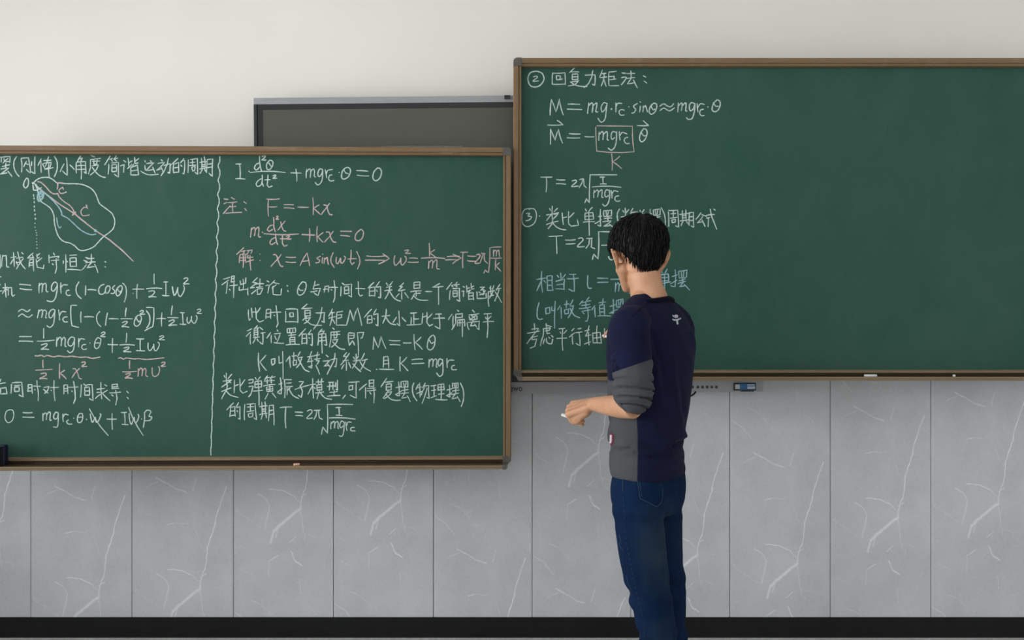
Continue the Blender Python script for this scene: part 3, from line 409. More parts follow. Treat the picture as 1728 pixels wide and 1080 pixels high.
('R','white',870,100,7.2,"""~245 145 180 165 150 235 175 315 235 338 300 315 345 245 325 175 270 148 245 145;~215 215 250 205 265 220 210 268 280 262;450 165 445 305;450 170 600 165 605 310;445 303 605 300;495 200 500 250;500 200 545 205 540 245;500 250 570 240;715 105 655 165;680 155 770 155;690 180 690 250;690 180 755 178 755 250;690 215 755 212;690 250 755 245;680 275 770 262 720 310 640 325;~665 275 730 315 800 330 870 330;845 195 965 190 960 320 930 300;940 135 925 220 890 290 830 345;1055 130 1020 220;1045 175 1100 170;1030 225 1110 215;1075 175 1070 240 1040 325;1075 250 1100 330;1135 155 1225 145;1135 155 1135 320 1255 320;1140 210 1200 205 1195 245;1140 250 1220 240;1290 165 1340 170;1285 225 1340 215;1285 310 1350 220;1350 175 1450 172;1400 140 1405 225;1345 235 1450 222;1405 230 1355 300 1440 285;1430 250 1480 350;1550 200 1585 218;1560 265 1595 290;435 490 420 680;435 490 490 640 530 480 580 680;635 545 780 548;628 605 805 612;890 530 875 660;~890 565 925 530 940 560 930 650;~940 565 985 530 985 570 975 635 1000 640;~1105 535 1070 530 1040 580 1050 640 1085 610 1110 550;~1112 535 1100 640 1085 730 1040 765 998 715;*1160 603 1168 608"""),
('R','white',1030,140,8.229,"""75 275 75 405;~75 340 100 285 160 285;~195 380 150 370 120 400 140 445 195 445;252 330 258 336;~375 285 320 325 350 365 330 410 295 420;415 320 405 405;410 260 422 270;455 320 450 405;~455 350 485 315 500 350 515 405;~600 280 555 330 538 400 570 435 620 400 645 330 635 290 600 280;~560 310 590 370 620 360;~685 325 740 290 790 320 840 330 880 285;~685 385 740 350 790 375 830 385 890 345;945 275 935 405;~945 320 990 275 995 320 985 385;~995 320 1045 275 1050 330 1045 385 1065 390;~1165 285 1120 275 1095 330 1110 385 1150 360 1170 295;~1175 285 1165 400 1135 490 1085 508 1055 480;1205 285 1215 405;~1212 345 1250 290 1310 300;~1295 365 1255 375 1240 420 1265 455 1305 450;1350 330 1358 336;~1480 235 1430 290 1412 370 1450 400 1500 370 1525 300 1515 250 1480 235;~1430 270 1460 320 1500 325"""),
('R','white',900,195,7.2,"""172 115 360 112;290 60 358 110;210 165 208 350;210 170 265 300 305 165 355 335;435 220 570 225;410 270 565 272;625 255 740 258;800 200 795 305;~802 230 835 195 850 220 845 295;~850 230 890 195 900 225 898 290 915 300;~1000 205 965 195 945 240 955 290 990 265;~1010 195 1008 300 990 380 950 420 908 395;1045 195 1055 300;~1055 240 1080 205 1140 225;~1150 265 1115 275 1105 310 1130 340 1168 338;~1340 160 1305 210 1290 280 1315 320 1360 285 1382 215 1370 170 1340 160;~1305 200 1340 245 1375 240;1262 122 1400 122;1335 62 1398 118;88 748 228 748;158 748 155 930;280 778 385 782;278 828 395 835;~470 795 515 785 520 810 465 862 550 855;560 780 610 768;598 775 590 820 555 880;610 770 615 850 645 880;625 1062 645 1010 680 1062 690 720 1015 720;808 748 868 748;845 750 850 832;812 832 888 832;712 868 1065 872;740 905 735 1000;~742 935 775 905 790 930 780 990;~790 935 830 900 835 935 832 990 850 995;~920 910 885 905 868 950 880 990 915 970;~925 905 925 1000 905 1070 870 1100 840 1075;945 910 955 1005;~955 955 980 915 1030 925;~1040 975 1000 985 990 1020 1015 1042 1055 1035"""),
('R','pink',900,195,7.2,"""770 125 1205 130 1225 440 770 432 758 140;952 465 958 668;1050 495 965 560 1072 645"""),
('R','white',870,340,9.6,"""~250 115 150 130 105 220 110 340 160 400 230 400 310 340 340 220 310 130 250 115 220 130;~170 195 230 195 200 235 260 250 220 300 165 312;385 233 392 238;550 110 570 150;595 75 600 310;680 110 620 170;500 220 700 180;595 190 500 310;620 210 690 195 600 290;500 375 690 320;600 310 585 370 525 445;~600 345 660 410 740 450 820 460;755 185 775 375;770 265 830 250;860 160 860 360 900 400 1020 385 1000 295;945 185 870 260;1130 120 1150 160;1245 95 1190 155;1125 190 1125 300;1125 190 1250 180 1265 285;1130 240 1255 235;1130 295 1265 285;1095 335 1285 328;1185 160 1195 550;1375 125 1380 405 1330 380;1340 245 1395 235;1285 360 1390 290;1425 150 1430 245;1425 150 1555 140 1555 235;1465 160 1475 230;1505 160 1490 225;1430 245 1555 235;1430 280 1560 268;1500 245 1495 330;1410 330 1550 315;1540 330 1425 405 1530 390;1520 370 1590 425;~1685 120 1650 190 1650 280 1670 335;540 568 760 555;660 560 670 845;805 625 970 618;815 690 965 682;~1015 600 1070 590 1090 630 1000 730 1115 730;1150 600 1245 595;1200 600 1190 690 1140 760;1230 600 1225 740 1285 765;1245 940 1265 855 1335 935 1345 490 1560 495;1390 710 1640 712;1592 560 1590 665;~1610 760 1560 740 1512 770 1530 825 1600 800;~1610 755 1612 880 1570 942 1525 935 1505 890"""),
('R','white',1030,340,8.64,"""180 130 200 160;215 95 220 210;270 115 230 165;155 225 290 195;330 100 300 150;300 160 380 150;190 235 160 320;165 290 240 275;300 165 265 290;330 240 250 330;280 240 350 335;395 190 385 225;510 185 500 220;420 235 480 230 455 260;455 260 460 340 435 325;385 290 520 282;390 150 410 175;430 125 440 150;495 115 460 160;415 180 510 175;580 110 580 230;545 190 610 180;625 125 630 200;625 125 725 110 725 195;655 130 660 190;690 125 680 185;630 200 725 195;640 235 730 220;685 200 690 270;650 275 725 265;~740 90 785 180 800 270 800 345;845 150 850 365;845 130 980 125 995 375 950 355;880 180 955 175;915 135 915 235;870 245 970 230;890 270 950 260 945 305;895 270 900 310 945 300;1010 190 1150 170;1050 130 1055 270;1100 120 1105 260;1060 210 1100 205;1060 240 1100 235;1015 285 1160 260;1060 290 1030 355;1105 280 1135 330;1155 160 1148 350;1150 165 1210 155 1215 380 1175 355;1155 225 1210 220;1155 280 1215 272;1320 165 1245 260;1330 192 1400 215;1350 215 1265 315 1350 295;1335 270 1380 365;1395 205 1520 190;1455 110 1480 230 1550 405;1505 110 1530 130;1400 240 1450 235;1430 240 1425 370"""),
('R','blue',880,440,6.747,"""230 120 240 360;170 215 285 195;235 210 175 340;255 225 275 250;290 175 295 340;290 175 350 170 358 340;295 225 350 222;295 280 352 278;295 338 358 335;445 140 450 205;405 165 425 190;500 155 465 200;390 235 490 210 485 330;400 275 485 265;390 320 490 325;545 155 620 155;520 205 650 198;590 158 600 350 535 320;~755 165 752 270 765 312 800 312;862 198 985 200;865 248 985 245;1015 212 1340 218;1200 118 1250 118;1225 118 1225 188;1200 188 1255 190;~1250 268 1225 265 1215 300 1232 318 1255 280;~1256 266 1256 345 1245 375 1228 370;1275 268 1277 320;~1277 292 1290 270 1312 270;~1330 302 1312 306 1316 330 1336 330;1070 250 1065 355;~1070 290 1100 250 1110 290 1105 350;~1110 285 1140 260 1165 340;~200 475 180 560 180 640 205 668 240 660;275 540 280 610;275 540 320 530 325 595;280 605 325 595;345 520 345 570 385 560;385 460 378 770;440 510 410 560;450 530 455 655;515 455 510 540;485 500 545 490;490 560 495 610;490 560 535 550 535 600;495 605 535 600;585 445 550 510;555 520 595 510;590 515 570 580 530 650;~550 540 600 620 665 650;700 455 660 500;690 480 730 470;770 415 735 465;745 465 790 455;680 510 780 495;735 465 735 545;655 545 790 525;685 580 785 560;755 540 760 640 745 690 725 685;700 590 715 605;835 510 800 560;835 530 840 640;930 430 920 500;880 480 960 470;890 505 895 625;890 505 940 500 945 620;892 545 942 540;892 585 942 580;865 630 1015 630;1045 440 1045 600 1015 590;1005 520 1070 500;1000 600 1070 560;1080 460 1085 530;1080 455 1155 435 1155 515;1105 460 1110 515;1135 450 1125 505;1085 528 1155 515;1075 560 1150 545;1115 530 1115 590;1070 605 1120 590;1220 440 1215 500"""),
('R','white',880,440,6.747,"""145 715 150 790;115 780 190 770;65 825 205 800;195 775 60 945;120 870 185 855;125 870 115 900 175 890 150 975 95 995;280 715 285 760;285 735 345 750;245 775 330 760 320 785;250 775 245 860 215 970;270 800 320 790;285 770 290 830 325 825;~285 880 290 930 340 945 355 890;265 890 245 950;310 870 325 885;340 850 360 870;425 775 495 768;440 810 450 830;515 790 480 830;400 885 515 880;470 775 470 1020;600 770 570 800;605 820 545 870;580 860 585 950;640 775 680 770;615 820 690 810;655 815 665 970 620 940;720 800 775 785;770 740 745 830 730 850;725 860 790 845;765 815 770 960;715 950 790 920;810 820 815 930;810 825 895 815 910 940;860 740 862 930;815 880 900 870;815 935 910 938;945 770 945 830;1000 740 1020 775"""),
('R','blue',1080,440,6.75,"""240 110 255 140;310 95 285 140;235 155 235 250;235 160 320 150 325 235;238 195 322 190;238 235 325 228;215 268 350 240;278 150 280 375;400 100 398 300 350 285;365 180 425 160;345 265 420 220;440 125 445 195;440 120 535 105 530 185;470 130 475 190;500 120 495 180;445 195 530 185;440 230 520 205;485 195 490 260;430 260 520 235;500 235 450 300 510 285;505 270 565 335"""),
]
# ------------------------------------------------------------------ room shell
R = ROOM
def struct(name, mb, mat): return tag(mb.build(name, mat), kind='structure')
struct('floor', MB().box((R['x0'] - .2, R['y0'] - .2, -0.15), (R['x1'] + .2, 0.2, 0)), M['floor'])
struct('ceiling', MB().box((R['x0'] - .2, R['y0'] - .2, R['z1']), (R['x1'] + .2, 0.2, R['z1'] + .15)), M['ceiling'])
TILE_Y = 0.0
wall_front = struct('wall_front', MB().box((R['x0'] - .2, 0.012, 0), (R['x1'] + .2, 0.2, R['z1'])), M['plaster'])
# plaster coat above the tiled dado is flush with the tiles
MB().box((R['x0'], 0.002, 1.5), (R['x1'], 0.013, R['z1'])).build('plaster_coat', M['plaster'], wall_front)
MB().box((R['x0'], 0.0035, 0.0), (R['x1'], 0.0125, 1.5)).build('grout_bed', M['grout'], wall_front)
struct('wall_right', MB().box((R['x1'], R['y0'], 0), (R['x1'] + .2, 0.012, R['z1'])), M['plaster_side'])
struct('wall_back', MB().box((R['x0'], R['y0'] - .2, 0), (R['x1'], R['y0'], R['z1'])), M['plaster_side'])
wl_ = MB(); ys = [0.012] + [y for w in WINDOWS for y in w] + [R['y0']]
for i in range(0, len(ys), 2): wl_.box((R['x0'] - .2, ys[i], 0), (R['x0'], ys[i + 1], R['z1']))
for a, b in WINDOWS:
    wl_.box((R['x0'] - .2, a, 0), (R['x0'], b, 0.7)); wl_.box((R['x0'] - .2, a, 2.9), (R['x0'], b, R['z1']))
struct('wall_left', wl_, M['plaster_side'])
for k, (a, b) in enumerate(WINDOWS):
    w = MB(); x0, x1 = R['x0'] - .14, R['x0'] - .08; t = .05; mid = (a + b) / 2
    w.box((x0, a, 0.7), (x1, a - t, 2.9)); w.box((x0, b + t, 0.7), (x1, b, 2.9)); w.box((x0, mid + t / 2, 0.7), (x1, mid - t / 2, 2.9))
    w.box((x0, a, 0.7), (x1, b, 0.7 + t)); w.box((x0, a, 2.9 - t), (x1, b, 2.9)); w.box((x0, a, 2.3), (x1, b, 2.3 + t))
    wo = struct('window_%d' % (k + 1), w, M['white_frame'])
    for (p, q) in ((a - t, mid + t / 2), (mid - t / 2, b + t)):
        for (z0, z1) in ((0.7 + t, 2.3), (2.3 + t, 2.9 - t)):
            MB().box((R['x0'] - .113, p, z0), (R['x0'] - .107, q, z1)).build('pane', M['glass'], wo)
    MB().box((R['x0'] - .08, a + .0, 0.685), (R['x0'] + .04, b, 0.7)).build('window_sill', M['white_frame'], wo)
struct('baseboard_front', MB().box((R['x0'], -0.006, 0), (R['x1'], 0.004, (540 - 1041.5) / F * 2.97 + CAMZ)), M['baseboard'])
struct('baseboard_right', MB().box((R['x1'] - .012, R['y0'], 0), (R['x1'], -.006, 0.08)), M['baseboard'])
struct('baseboard_left', MB().box((R['x0'], R['y0'], 0), (R['x0'] + .012, -.006, 0.08)), M['baseboard'])

# dado tiles: joints read off the photograph, shift of the printed veins per tile
JOINT = [-530, -457, -287, -116.5, 53, 223.5, 394.5, 563, 731.5, 898, 1064, 1231, 1400.5, 1570, 1739, 1908, 2077, 2246, 2415, 2584, 2680]
SHIFT = [15, -80, 60, 30, 134, 120, -15, -29, 240, -110, 63, 78, 0, -24, 50, -60, 20, 140, -40, 90]
tile_me = None
for k in range(len(JOINT) - 1):
    xa, xb = (JOINT[k] - 864) / 422.5, (JOINT[k + 1] - 864) / 422.5
    if tile_me is None:
        bm = bmesh.new(); m = MB().box((0.0012, -0.004, 0.078), (0.3988, 0.0045, 1.5)); me = m.mesh('tile'); bm.from_mesh(me)
        ed = [e for e in bm.edges if all(v.co.y < 0 for v in e.verts)]
        bmesh.ops.bevel(bm, geom=ed, offset=0.0012, segments=1, affect='EDGES'); bm.to_mesh(me); bm.free()
        me.materials.append(M['tile']); tile_me = me
    o = bpy.data.objects.new('tile', tile_me); COL.objects.link(o); o.parent = wall_front
    if xb - xa < .3: xa = xb - .4 if k == 0 else xa; o.data = tile_me
    o.location = (xa, 0.0, 0); o.scale = ((xb - xa) / 0.4, 1, 1); o['vein_shift'] = SHIFT[k] / 422.5

# ceiling tube lights (behind the camera and over the class)
for i, (x, y) in enumerate(LAMPS):
    lp = empty('ceiling_lamp', (x, y, R['z1']))
    tag(lp, 'white ceiling tube lamp, %s row, %s side' % ('nearer' if y > -5 else 'rear', 'window' if x < 0 else 'inner'), 'lamp', 'ceiling lamps')
    MB().bevel_box((x - .62, y - .09, R['z1'] - .06), (x + .62, y + .09, R['z1']), .012).build('housing', M['white_frame'], lp)
    e = NT('lamp_tube'); e.set(Emission_Color=(1, .97, .92, 1), Emission_Strength=6.0); e.b.inputs['Base Color'].default_value = (.9, .9, .9, 1)
    MB().tube([(x - .58, y, R['z1'] - .085), (x + .58, y, R['z1'] - .085)], .018).build('tube', e.m, lp)
    area('lamp_light', (x, y, R['z1'] - .11), (0, 0, 0), 1.16, .12, LAMP_POWER, (1, .97, .93))

# ------------------------------------------------------------------ writing ribbons
WPX = 1.9
def chalk_mesh(strokes, ox, oy, sc, plane_pt, plane_n, width_px=WPX, base_lift=0.0004):
    """each stroke becomes a flat ribbon lying on the board plane"""
    mb = MB(); rnd = random.Random(len(strokes)); camp = Vector((0, CAMY, CAMZ)); k = 0
    ux = Vector((0, 0, 1)).cross(plane_n); ux = ux.normalized(); 
    for s in strokes.split(';'):
        heavy = s.startswith('*'); smooth = s.startswith('~'); s = s.lstrip('*~')
        nums = [float(q) for q in s.split()]
        pts = [Vector((ox + nums[i] / sc, oy + nums[i + 1] / sc)) for i in range(0, len(nums), 2)]
        if smooth or (heavy and len(pts) > 5): pts = [Vector(p[:2]) for p in catmull([(p.x, p.y, 0) for p in pts], 5)]
        else:                                    # hand tremor: bow straight strokes a touch
            q = []
            for a, b in zip(pts, pts[1:]):
                d = b - a; nrm = Vector((-d.y, d.x)); bow = rnd.uniform(-.035, .035)
                q += [a, a + d * .33 + nrm * bow, a + d * .67 + nrm * bow]
            q.append(pts[-1]); pts = q
        W = []
        for p in pts:
            ray = Vector(((p.x - 864) / F, 1, (540 - p.y) / F))
            t = (plane_pt - camp).dot(plane_n) / ray.dot(plane_n)
            W.append(camp + ray * t)
        hw = width_px / 2 * (W[0].y - CAMY) / F * rnd.uniform(.85, 1.1) * (1.6 if heavy else 1.0)
        lift = plane_n * (base_lift + 2.5e-6 * k); k += 1
        L, Rr = [], []
        n = len(W); ph = rnd.uniform(0, 9)
        for i in range(n):
            d = (W[min(i + 1, n - 1)] - W[max(i - 1, 0)])
            if d.length < 1e-9: d = ux
            d = d.normalized(); side = d.cross(plane_n).normalized()
            w = hw * (1 + .14 * math.sin(ph + i * 1.7))
            if i in (0, n - 1): w *= .8
            L.append(W[i] + side * w + lift); Rr.append(W[i] - side * w + lift)
        d0 = (W[0] - W[1]).normalized() * hw * .7; d1 = (W[-1] - W[-2]).normalized() * hw * .7
        vs = L + Rr + [W[0] + d0 + lift, W[-1] + d1 + lift]
        fs = [(i, i + 1, n + i + 1, n + i) for i in range(n - 1)] + [(0, n, 2 * n), (n - 1, 2 * n + 1, 2 * n - 1)]
        mb.add(vs, fs)
    me = mb.mesh('chalk')
    bm = bmesh.new(); bm.from_mesh(me)
    for f in bm.faces:
        f.normal_update()
        if f.normal.dot(plane_n) < 0: f.normal_flip()
    bm.to_mesh(me); bm.free()
    return me

# ------------------------------------------------------------------ sliding blackboards
def blackboard(loc, rz, width, z0, z1, inner, label, side, corner_left, corner_right, strokes_key):
    """local x runs along the board, local -y towards the class, origin at the bottom right/left corner of the frame front"""
    root = empty('blackboard', loc, rz); tag(root, label, 'blackboard')
    x0, x1 = (-width, 0) if side == 'L' else (0, width)
    fw, top_w, bot = inner
    T = root.matrix_basis.copy()
    def put(mb, name, mat, parent=root, smooth=False): return mb.build(name, mat, parent, smooth, M=T)
    gz0 = z0 + bot; h = z1 - z0
    SURF = 0.020                                  # writing surface sits behind the frame front
    panel = put(MB().box((x0 + fw * .5, SURF, z0 + .02), (x1 - fw * .5, SURF + .018, z1 - .01)), 'writing_surface', M['board'])
    def hump(t0, t1, sgn):
        # profile across a frame member: outer lip, body, groove, inner bead -> list of (t, depth)
        w = abs(t1 - t0); s = 1 if t1 > t0 else -1
        P = [(0, .034), (0, .004), (.003, .0), (.60 * w, .0), (.66 * w, .005), (.76 * w, .005), (.80 * w, .001), (.95 * w, .001), (w, .006), (w, .034)]
        return [(t0 + s * a, b) for a, b in P]
    cs = .031
    for (a, b) in ((x0, x0 + fw), (x1, x1 - fw)):
        pr = hump(a, b, 1); m = MB()
        m.rings([[(p[0], p[1], z) for p in pr] for z in (z0 + bot, z1 - cs)]); put(m, 'frame_stile', M['frame_v'])
    pr = [(z, y) for z, y in hump(z1, z1 - top_w, 1)]
    m = MB(); m.rings([[(x, p[1], p[0]) for p in pr] for x in (x0 + cs, x1 - cs)]); put(m, 'frame_rail', M['frame_h'])
    # lower rail with chalk tray: one profile for the rail, one for the tray
    g = gz0
    rail = [(.036, g), (SURF, g), (.010, g - .002), (.003, g - .0028), (.000, g - .0045), (.0, g - .0105), (.003, g - .012), (.036, g - .012)]
    put(MB().extrude(rail, x0 + cs, x1 - cs), 'frame_rail', M['lip'])
    chan = [(.036, g - .0121), (.007, g - .0121), (.007, g - .0155), (.002, g - .0165), (.002, g - .0185), (.007, g - .0195), (.007, g - .0231), (.036, g - .0231)]
    put(MB().extrude(chan, x0 + cs, x1 - cs), 'rail_channel', M['channel'])
    tray = [(.030, g - .0232), (-.018, g - .0232), (-.020, g - .0218), (-.024, g - .0218), (-.026, g - .0232), (-.0505, g - .0232), (-.0505, g - .0345), (.030, g - .0345)]
    put(MB().extrude(tray, x0 + cs, x1 - cs), 'chalk_tray', M['channel'])
    lip = [(-.0507, g - .0212), (-.0585, g - .0212), (-.060, g - .0225), (-.060, g - .0275), (-.0585, g - .029), (-.060, g - .0305), (-.060, g - .034), (-.057, g - .0355), (-.0507, g - .0355)]
    put(MB().extrude(lip, x0 + cs, x1 - cs), 'tray_lip', M['lip'])
    # plastic corner caps
    for (cx, s) in ((x0, 1), (x1, -1)):
        arc = [(cx + s * (.015 - .015 * math.cos(a)), z1 - .015 + .015 * math.sin(a)) for a in [math.pi / 2 * k / 5 for k in range(6)]]
        poly = [(cx, z1 - cs)] + arc + [(cx + s * cs, z1), (cx + s * cs, z1 - cs)]
        m = MB(); m.rings([[(p[0], y, p[1]) for p in poly] for y in (.034, .001, -.0015)])
        m.v = [((v[0] + (0.0012 * s if v[1] < 0 and abs(v[0] - cx) < 1e-6 else 0)), v[1], v[2]) for v in m.v]
        put(m, 'corner_cap', M['plastic_grey'])
        poly = [(cx, g + .001), (cx + s * cs, g + .001), (cx + s * cs, g - .0355), (cx + s * .019, g - .0355), (cx + s * .009, g - .024), (cx + s * .003, g - .019), (cx, g - .012)]
        m = MB(); m.rings([[(p[0], y, p[1]) for p in poly] for y in (.034, -.0015)])
        tp = [(cx + s * .014, g - .0195), (cx + s * (cs + .001), g - .0195), (cx + s * (cs + .001), g - .036), (cx + s * .020, g - .036), (cx + s * .014, g - .028)]
        m.rings([[(p[0], y, p[1]) for p in tp] for y in (-.001, -.045, -.061)]); put(m, 'corner_cap', M['plastic_grey'])
    # wall brackets behind
    m = MB(); Ti = T.inverted()
    for bx in (x0 + .3, x1 - 1.35) if side == 'L' else (x0 + 1.15, x1 - .3):
        for bz in (z0 + .25, z1 - .25):
            p = T @ Vector((bx, .034, bz)); mb = MB().box((p.x - .03, p.y - .004, bz - .05), (p.x + .03, 0.0 if bz < 1.5 else .003, bz + .05))
            mb.build('wall_bracket', M['steel'], root)
    n = (T.to_3x3() @ Vector((0, -1, 0))).normalized(); pt = T @ Vector((0, SURF, z0))
    for (bk, colr, ox, oy, sc, st) in INK:
        if bk != strokes_key: continue
        c = colr.split('-')[0]; dia = 'diagram' in colr
        me = chalk_mesh(st, ox, oy, sc, pt, n)
        o = link('chalk_drawing' if dia else 'chalk_writing', me, M[c], root)
        o['kind'] = 'stuff'
        if c != 'white': o['label'] = c + (' chalk lines of the swinging body sketch' if dia else ' chalk handwriting')
    return root, T, pt, n

ALPHA = 0.0168
def solve_left():
    d = 2.77; x = (862.6 - 864) / F * d
    return Vector((x, CAMY + d, 0))
LL = solve_left()
d = 2.77
z1L = CAMZ + (540 - 248.4) / F * d; gL = CAMZ + (540 - 768.9) / F * (d + .02)
left_board, TL, ptL, nL = blackboard(LL, ALPHA, 2.16, gL - .035, z1L, (.0295, .0305, .035),
    'lower green sliding chalkboard on the left, filled with writing and a pendulum sketch', 'L', True, True, 'L')
LR = Vector(((866.2 - 864) / F * 2.785, CAMY + 2.785, 0))
z1R = CAMZ + (540 - 97.2) / F * 2.785; gR = CAMZ + (540 - 623.8) / F * 2.805
right_board, TR, ptR, nR = blackboard(LR, 0.0, 2.16, gR - .035, z1R, (.0305, .0315, .035),
    'higher green sliding chalkboard on the right, half written, behind the man', 'R', True, True, 'R')

# wavy divider drawn down the left board
pts = []
for i in range(64):
    y = 264 + i * 8; x = 370 - 14.0 * max(0, (y - 300)) / 465 * 1.0 + 1.9 * math.sin((y - 262) / 24.0 * 2 * math.pi) * max(.25, 1 - (y - 264) / 560)
    pts.append('%.1f %.1f' % (x * 10, y * 10))
link('chalk_line', chalk_mesh('~' + ' '.join(pts), 0, 0, 10, ptL, nL), M['white'], left_board)
# chalk dust wiped onto the top rail of the left board
def m_dust():
    t = NT('chalk_dust'); n = t.noise(t.coord((8, 1, 60)), 9, 5, .7); t.col((.6, .6, .55, 1)).set(Roughness=.95)
    t.l(t.rng(n, .45, .7, 0, .55), t.b.inputs['Alpha']); return t.m
M['dust'] = m_dust()
for (a, b, y, w) in ((645, 780, 247.6, 1.6), (445, 500, 250.3, 1.5), (560, 600, 249.5, 1.2), (742, 770, 258, 1.6), (60, 95, 250.5, 1.8)):
    p = TL @ Vector((0, -.0004, 0)); st = ' '.join('%.1f %.1f' % (a * 10 + (b - a) * 10 * k / 8, y * 10 + random.uniform(-5, 5)) for k in range(9))
    link('dust_smear', chalk_mesh('~' + st, 0, 0, 10, p, nL, w), M['dust'], left_board)

# ------------------------------------------------------------------ interactive display behind the boards
DY = -0.095; DD = DY - CAMY; S = DD / F
cx, cz = (857.5 - 864) * S, CAMZ + (540 - 412.9) * S
disp = empty('interactive_display', (cx, 0, cz)); tag(disp, 'wide dark flat screen with silver bezel, between wall and sliding chalkboards', 'screen')
TD = Matrix.Translation((cx, DY, cz)) @ Matrix.Rotation(-0.0095, 4, 'Y')
Wd, Hd = 855 * S / 2, 503.5 * S / 2
def dput(mb, name, mat, parent=disp, smooth=False): return mb.build(name, mat, parent, smooth, M=TD)
dput(MB().box((-Wd + .004, .008, -Hd + .004), (Wd - .004, .07, Hd - .004)), 'housing', M['plastic_dark'])
dput(MB().bevel_box((-Wd, 0, Hd - 11 * S), (Wd, .012, Hd), .0015), 'top_bezel', M['alu'])
dput(MB().bevel_box((-Wd, 0, -Hd), (Wd, .012, -Hd + 20 * S), .0015), 'bottom_bezel', M['alu'])
for s_ in (-1, 1):
    dput(MB().bevel_box((s_ * Wd, .0, -Hd + 20 * S), (s_ * (Wd - 5.5 * S), .012, Hd - 11 * S), .001), 'side_bezel', M['plastic_dark'])
m = MB(); zt, zb = Hd - 11 * S, -Hd + 20 * S; xi = Wd - 6.5 * S
m.box((-xi, .003, zt), (xi, .012, zt - 8.5 * S)); m.box((-xi, .003, zb), (xi, .012, zb + 9 * S))
m.box((-xi, .003, zb + 9 * S), (-xi + 8 * S, .012, zt - 8.5 * S)); m.box((xi, .003, zb + 9 * S), (xi - 8 * S, .012, zt - 8.5 * S))
dput(m, 'inner_bezel', M['black'])
dput(MB().box((-xi + 8 * S, .0045, zb + 9 * S), (xi - 8 * S, .012, zt - 8.5 * S)), 'screen_glass', M['screen'])
def dl(px, py):                                     # pixel on the display face -> local x, z
    p = TD.inverted() @ px2w(px, py, DY); return p.x, p.z
ax, az = dl(856, 164.3)
wc = dput(MB().bevel_box((ax - 5 * S, -.006, az - 3.2 * S), (ax + 5 * S, .004, az + 3.2 * S), .001), 'camera_module', M['plastic_dark'])
dput(MB().tube([(ax, -.0065, az), (ax, -.003, az)], 2 * S, 14), 'camera_lens', M['black'], wc)
for k, px in enumerate((1168.5, 1177.6, 1185.5, 1193.3, 1201.0, 1208.8)):
    ax, az = dl(px, 653.2); m = MB(); m.tube([(ax, -.0006, az), (ax, .004, az)], 2.5 * S, 16); dput(m, 'button', M['plastic_dark'])
m = MB(); m.tube(catmull([px2w(1160, 668.3, DY - .006), px2w(1166, 668, DY - .010), px2w(1171, 664.8, DY - .010), px2w(1174, 661.2, DY - .003)], 4), .0034, 8)
m.build('cable_loop', M['black'], disp, True)
ax, az = dl(1276, 652.5); dput(MB().box((ax - 9 * S, -.0006, az - 7 * S), (ax + 7.5 * S, .002, az + 7 * S)), 'label_plate', M['alu'])
ax, az = dl(1256.5, 652.4)
M['label_blue'] = varied('label_blue', srgb(28, 98, 150), .1, 20, .5); M['label_white'] = varied('label_white', srgb(190, 200, 205), .05, 20, .6)
hold = dput(MB().bevel_box((ax - 18.5 * S, -.007, az - 6.3 * S), (ax + 18.5 * S, .001, az + 6.3 * S), .0012), 'tag_holder', M['plastic_dark'])
m = MB().box((ax - 9 * S, -.0085, az - 4.6 * S), (ax + 17 * S, -.006, az + 5 * S)); dput(m, 'blue_card', M['label_blue'], hold)
m = MB().box((ax - 16.8 * S, -.0088, az - 3.6 * S), (ax - 9.3 * S, -.006, az + 4.2 * S)); dput(m, 'white_square', M['label_white'], hold)
m = MB().box((ax + 3.5 * S, -.0089, az - 3.6 * S), (ax + 16.5 * S, -.0084, az + .6 * S)); m.box((ax + 3.5 * S, -.0089, az + 2.0 * S), (ax + 16 * S, -.0084, az + 4.0 * S)); dput(m, 'white_print', M['label_white'], hold)
dput(MB().bevel_box((ax - 7 * S, -.006, az - 8.3 * S), (ax + 15 * S, -.001, az - 6.6 * S), .0005), 'tag_clip', M['plastic_dark'])
# wall mount
dput(MB().box((-.35, .07, -.25), (.35, -DY, .25)), 'wall_mount', M['steel'])
# maker's name on the lower bezel (first letters run behind the left board)
fc = bpy.data.curves.new('lettering', 'FONT'); fc.body = 'seewo'; fc.size = .034; fc.extrude = .0003; fc.align_x = 'RIGHT'; fc.offset = .0006; fc.space_character = 1.06
fo = bpy.data.objects.new('lettering', fc); COL.objects.link(fo)
dg = bpy.context.evaluated_depsgraph_get(); dg.update(); fm = bpy.data.meshes.new_from_object(fo.evaluated_get(dg)); bpy.data.objects.remove(fo)
ax, az = dl(881.6, 659.9)
fm.transform(TD @ Matrix.Translation((ax, -.0006, az)) @ Matrix.Rotation(math.pi / 2, 4, 'X') @ Matrix.Diagonal((.80, 1, 1, 1)))
link('lettering', fm, M['black'], disp)

# ------------------------------------------------------------------ things on the trays
def tray_point(T, g, px, py_guess, off):
    # point on the tray floor, 'off' metres in front of the frame face, seen at pixel column px
    o = T @ Vector((0, -off, g - .0232)); a = T.to_3x3() @ Vector((1, 0, 0))
    k = (px - 864) / F; t = (k * (o.y - CAMY) - o.x) / (a.x - k * a.y); return o + a * t, a
def chalk_stick(T, g, px, length, off, col, name_lab, ang=0):
    p, a = tray_point(T, g, px, 0, off); a = Matrix.Rotation(ang, 3, 'Z') @ a; r = .0048
    c = p + Vector((0, 0, r + .0003)); m = MB(); h = length / 2
    m.tube([c - a * h, c - a * (h - .001), c + a * (h - .001), c + a * h], [r * .8, r, r, r * .85], 12)
    return tag(m.build('chalk_stick', col, None, True), name_lab, 'chalk')
def m_solid(nm, c): return varied(nm, c, .06, 90, .95, spec=.1)
M['stick_white'] = m_solid('chalk_white', (.75, .75, .72, 1)); M['stick_pink'] = m_solid('chalk_pink', (.75, .42, .32, 1))
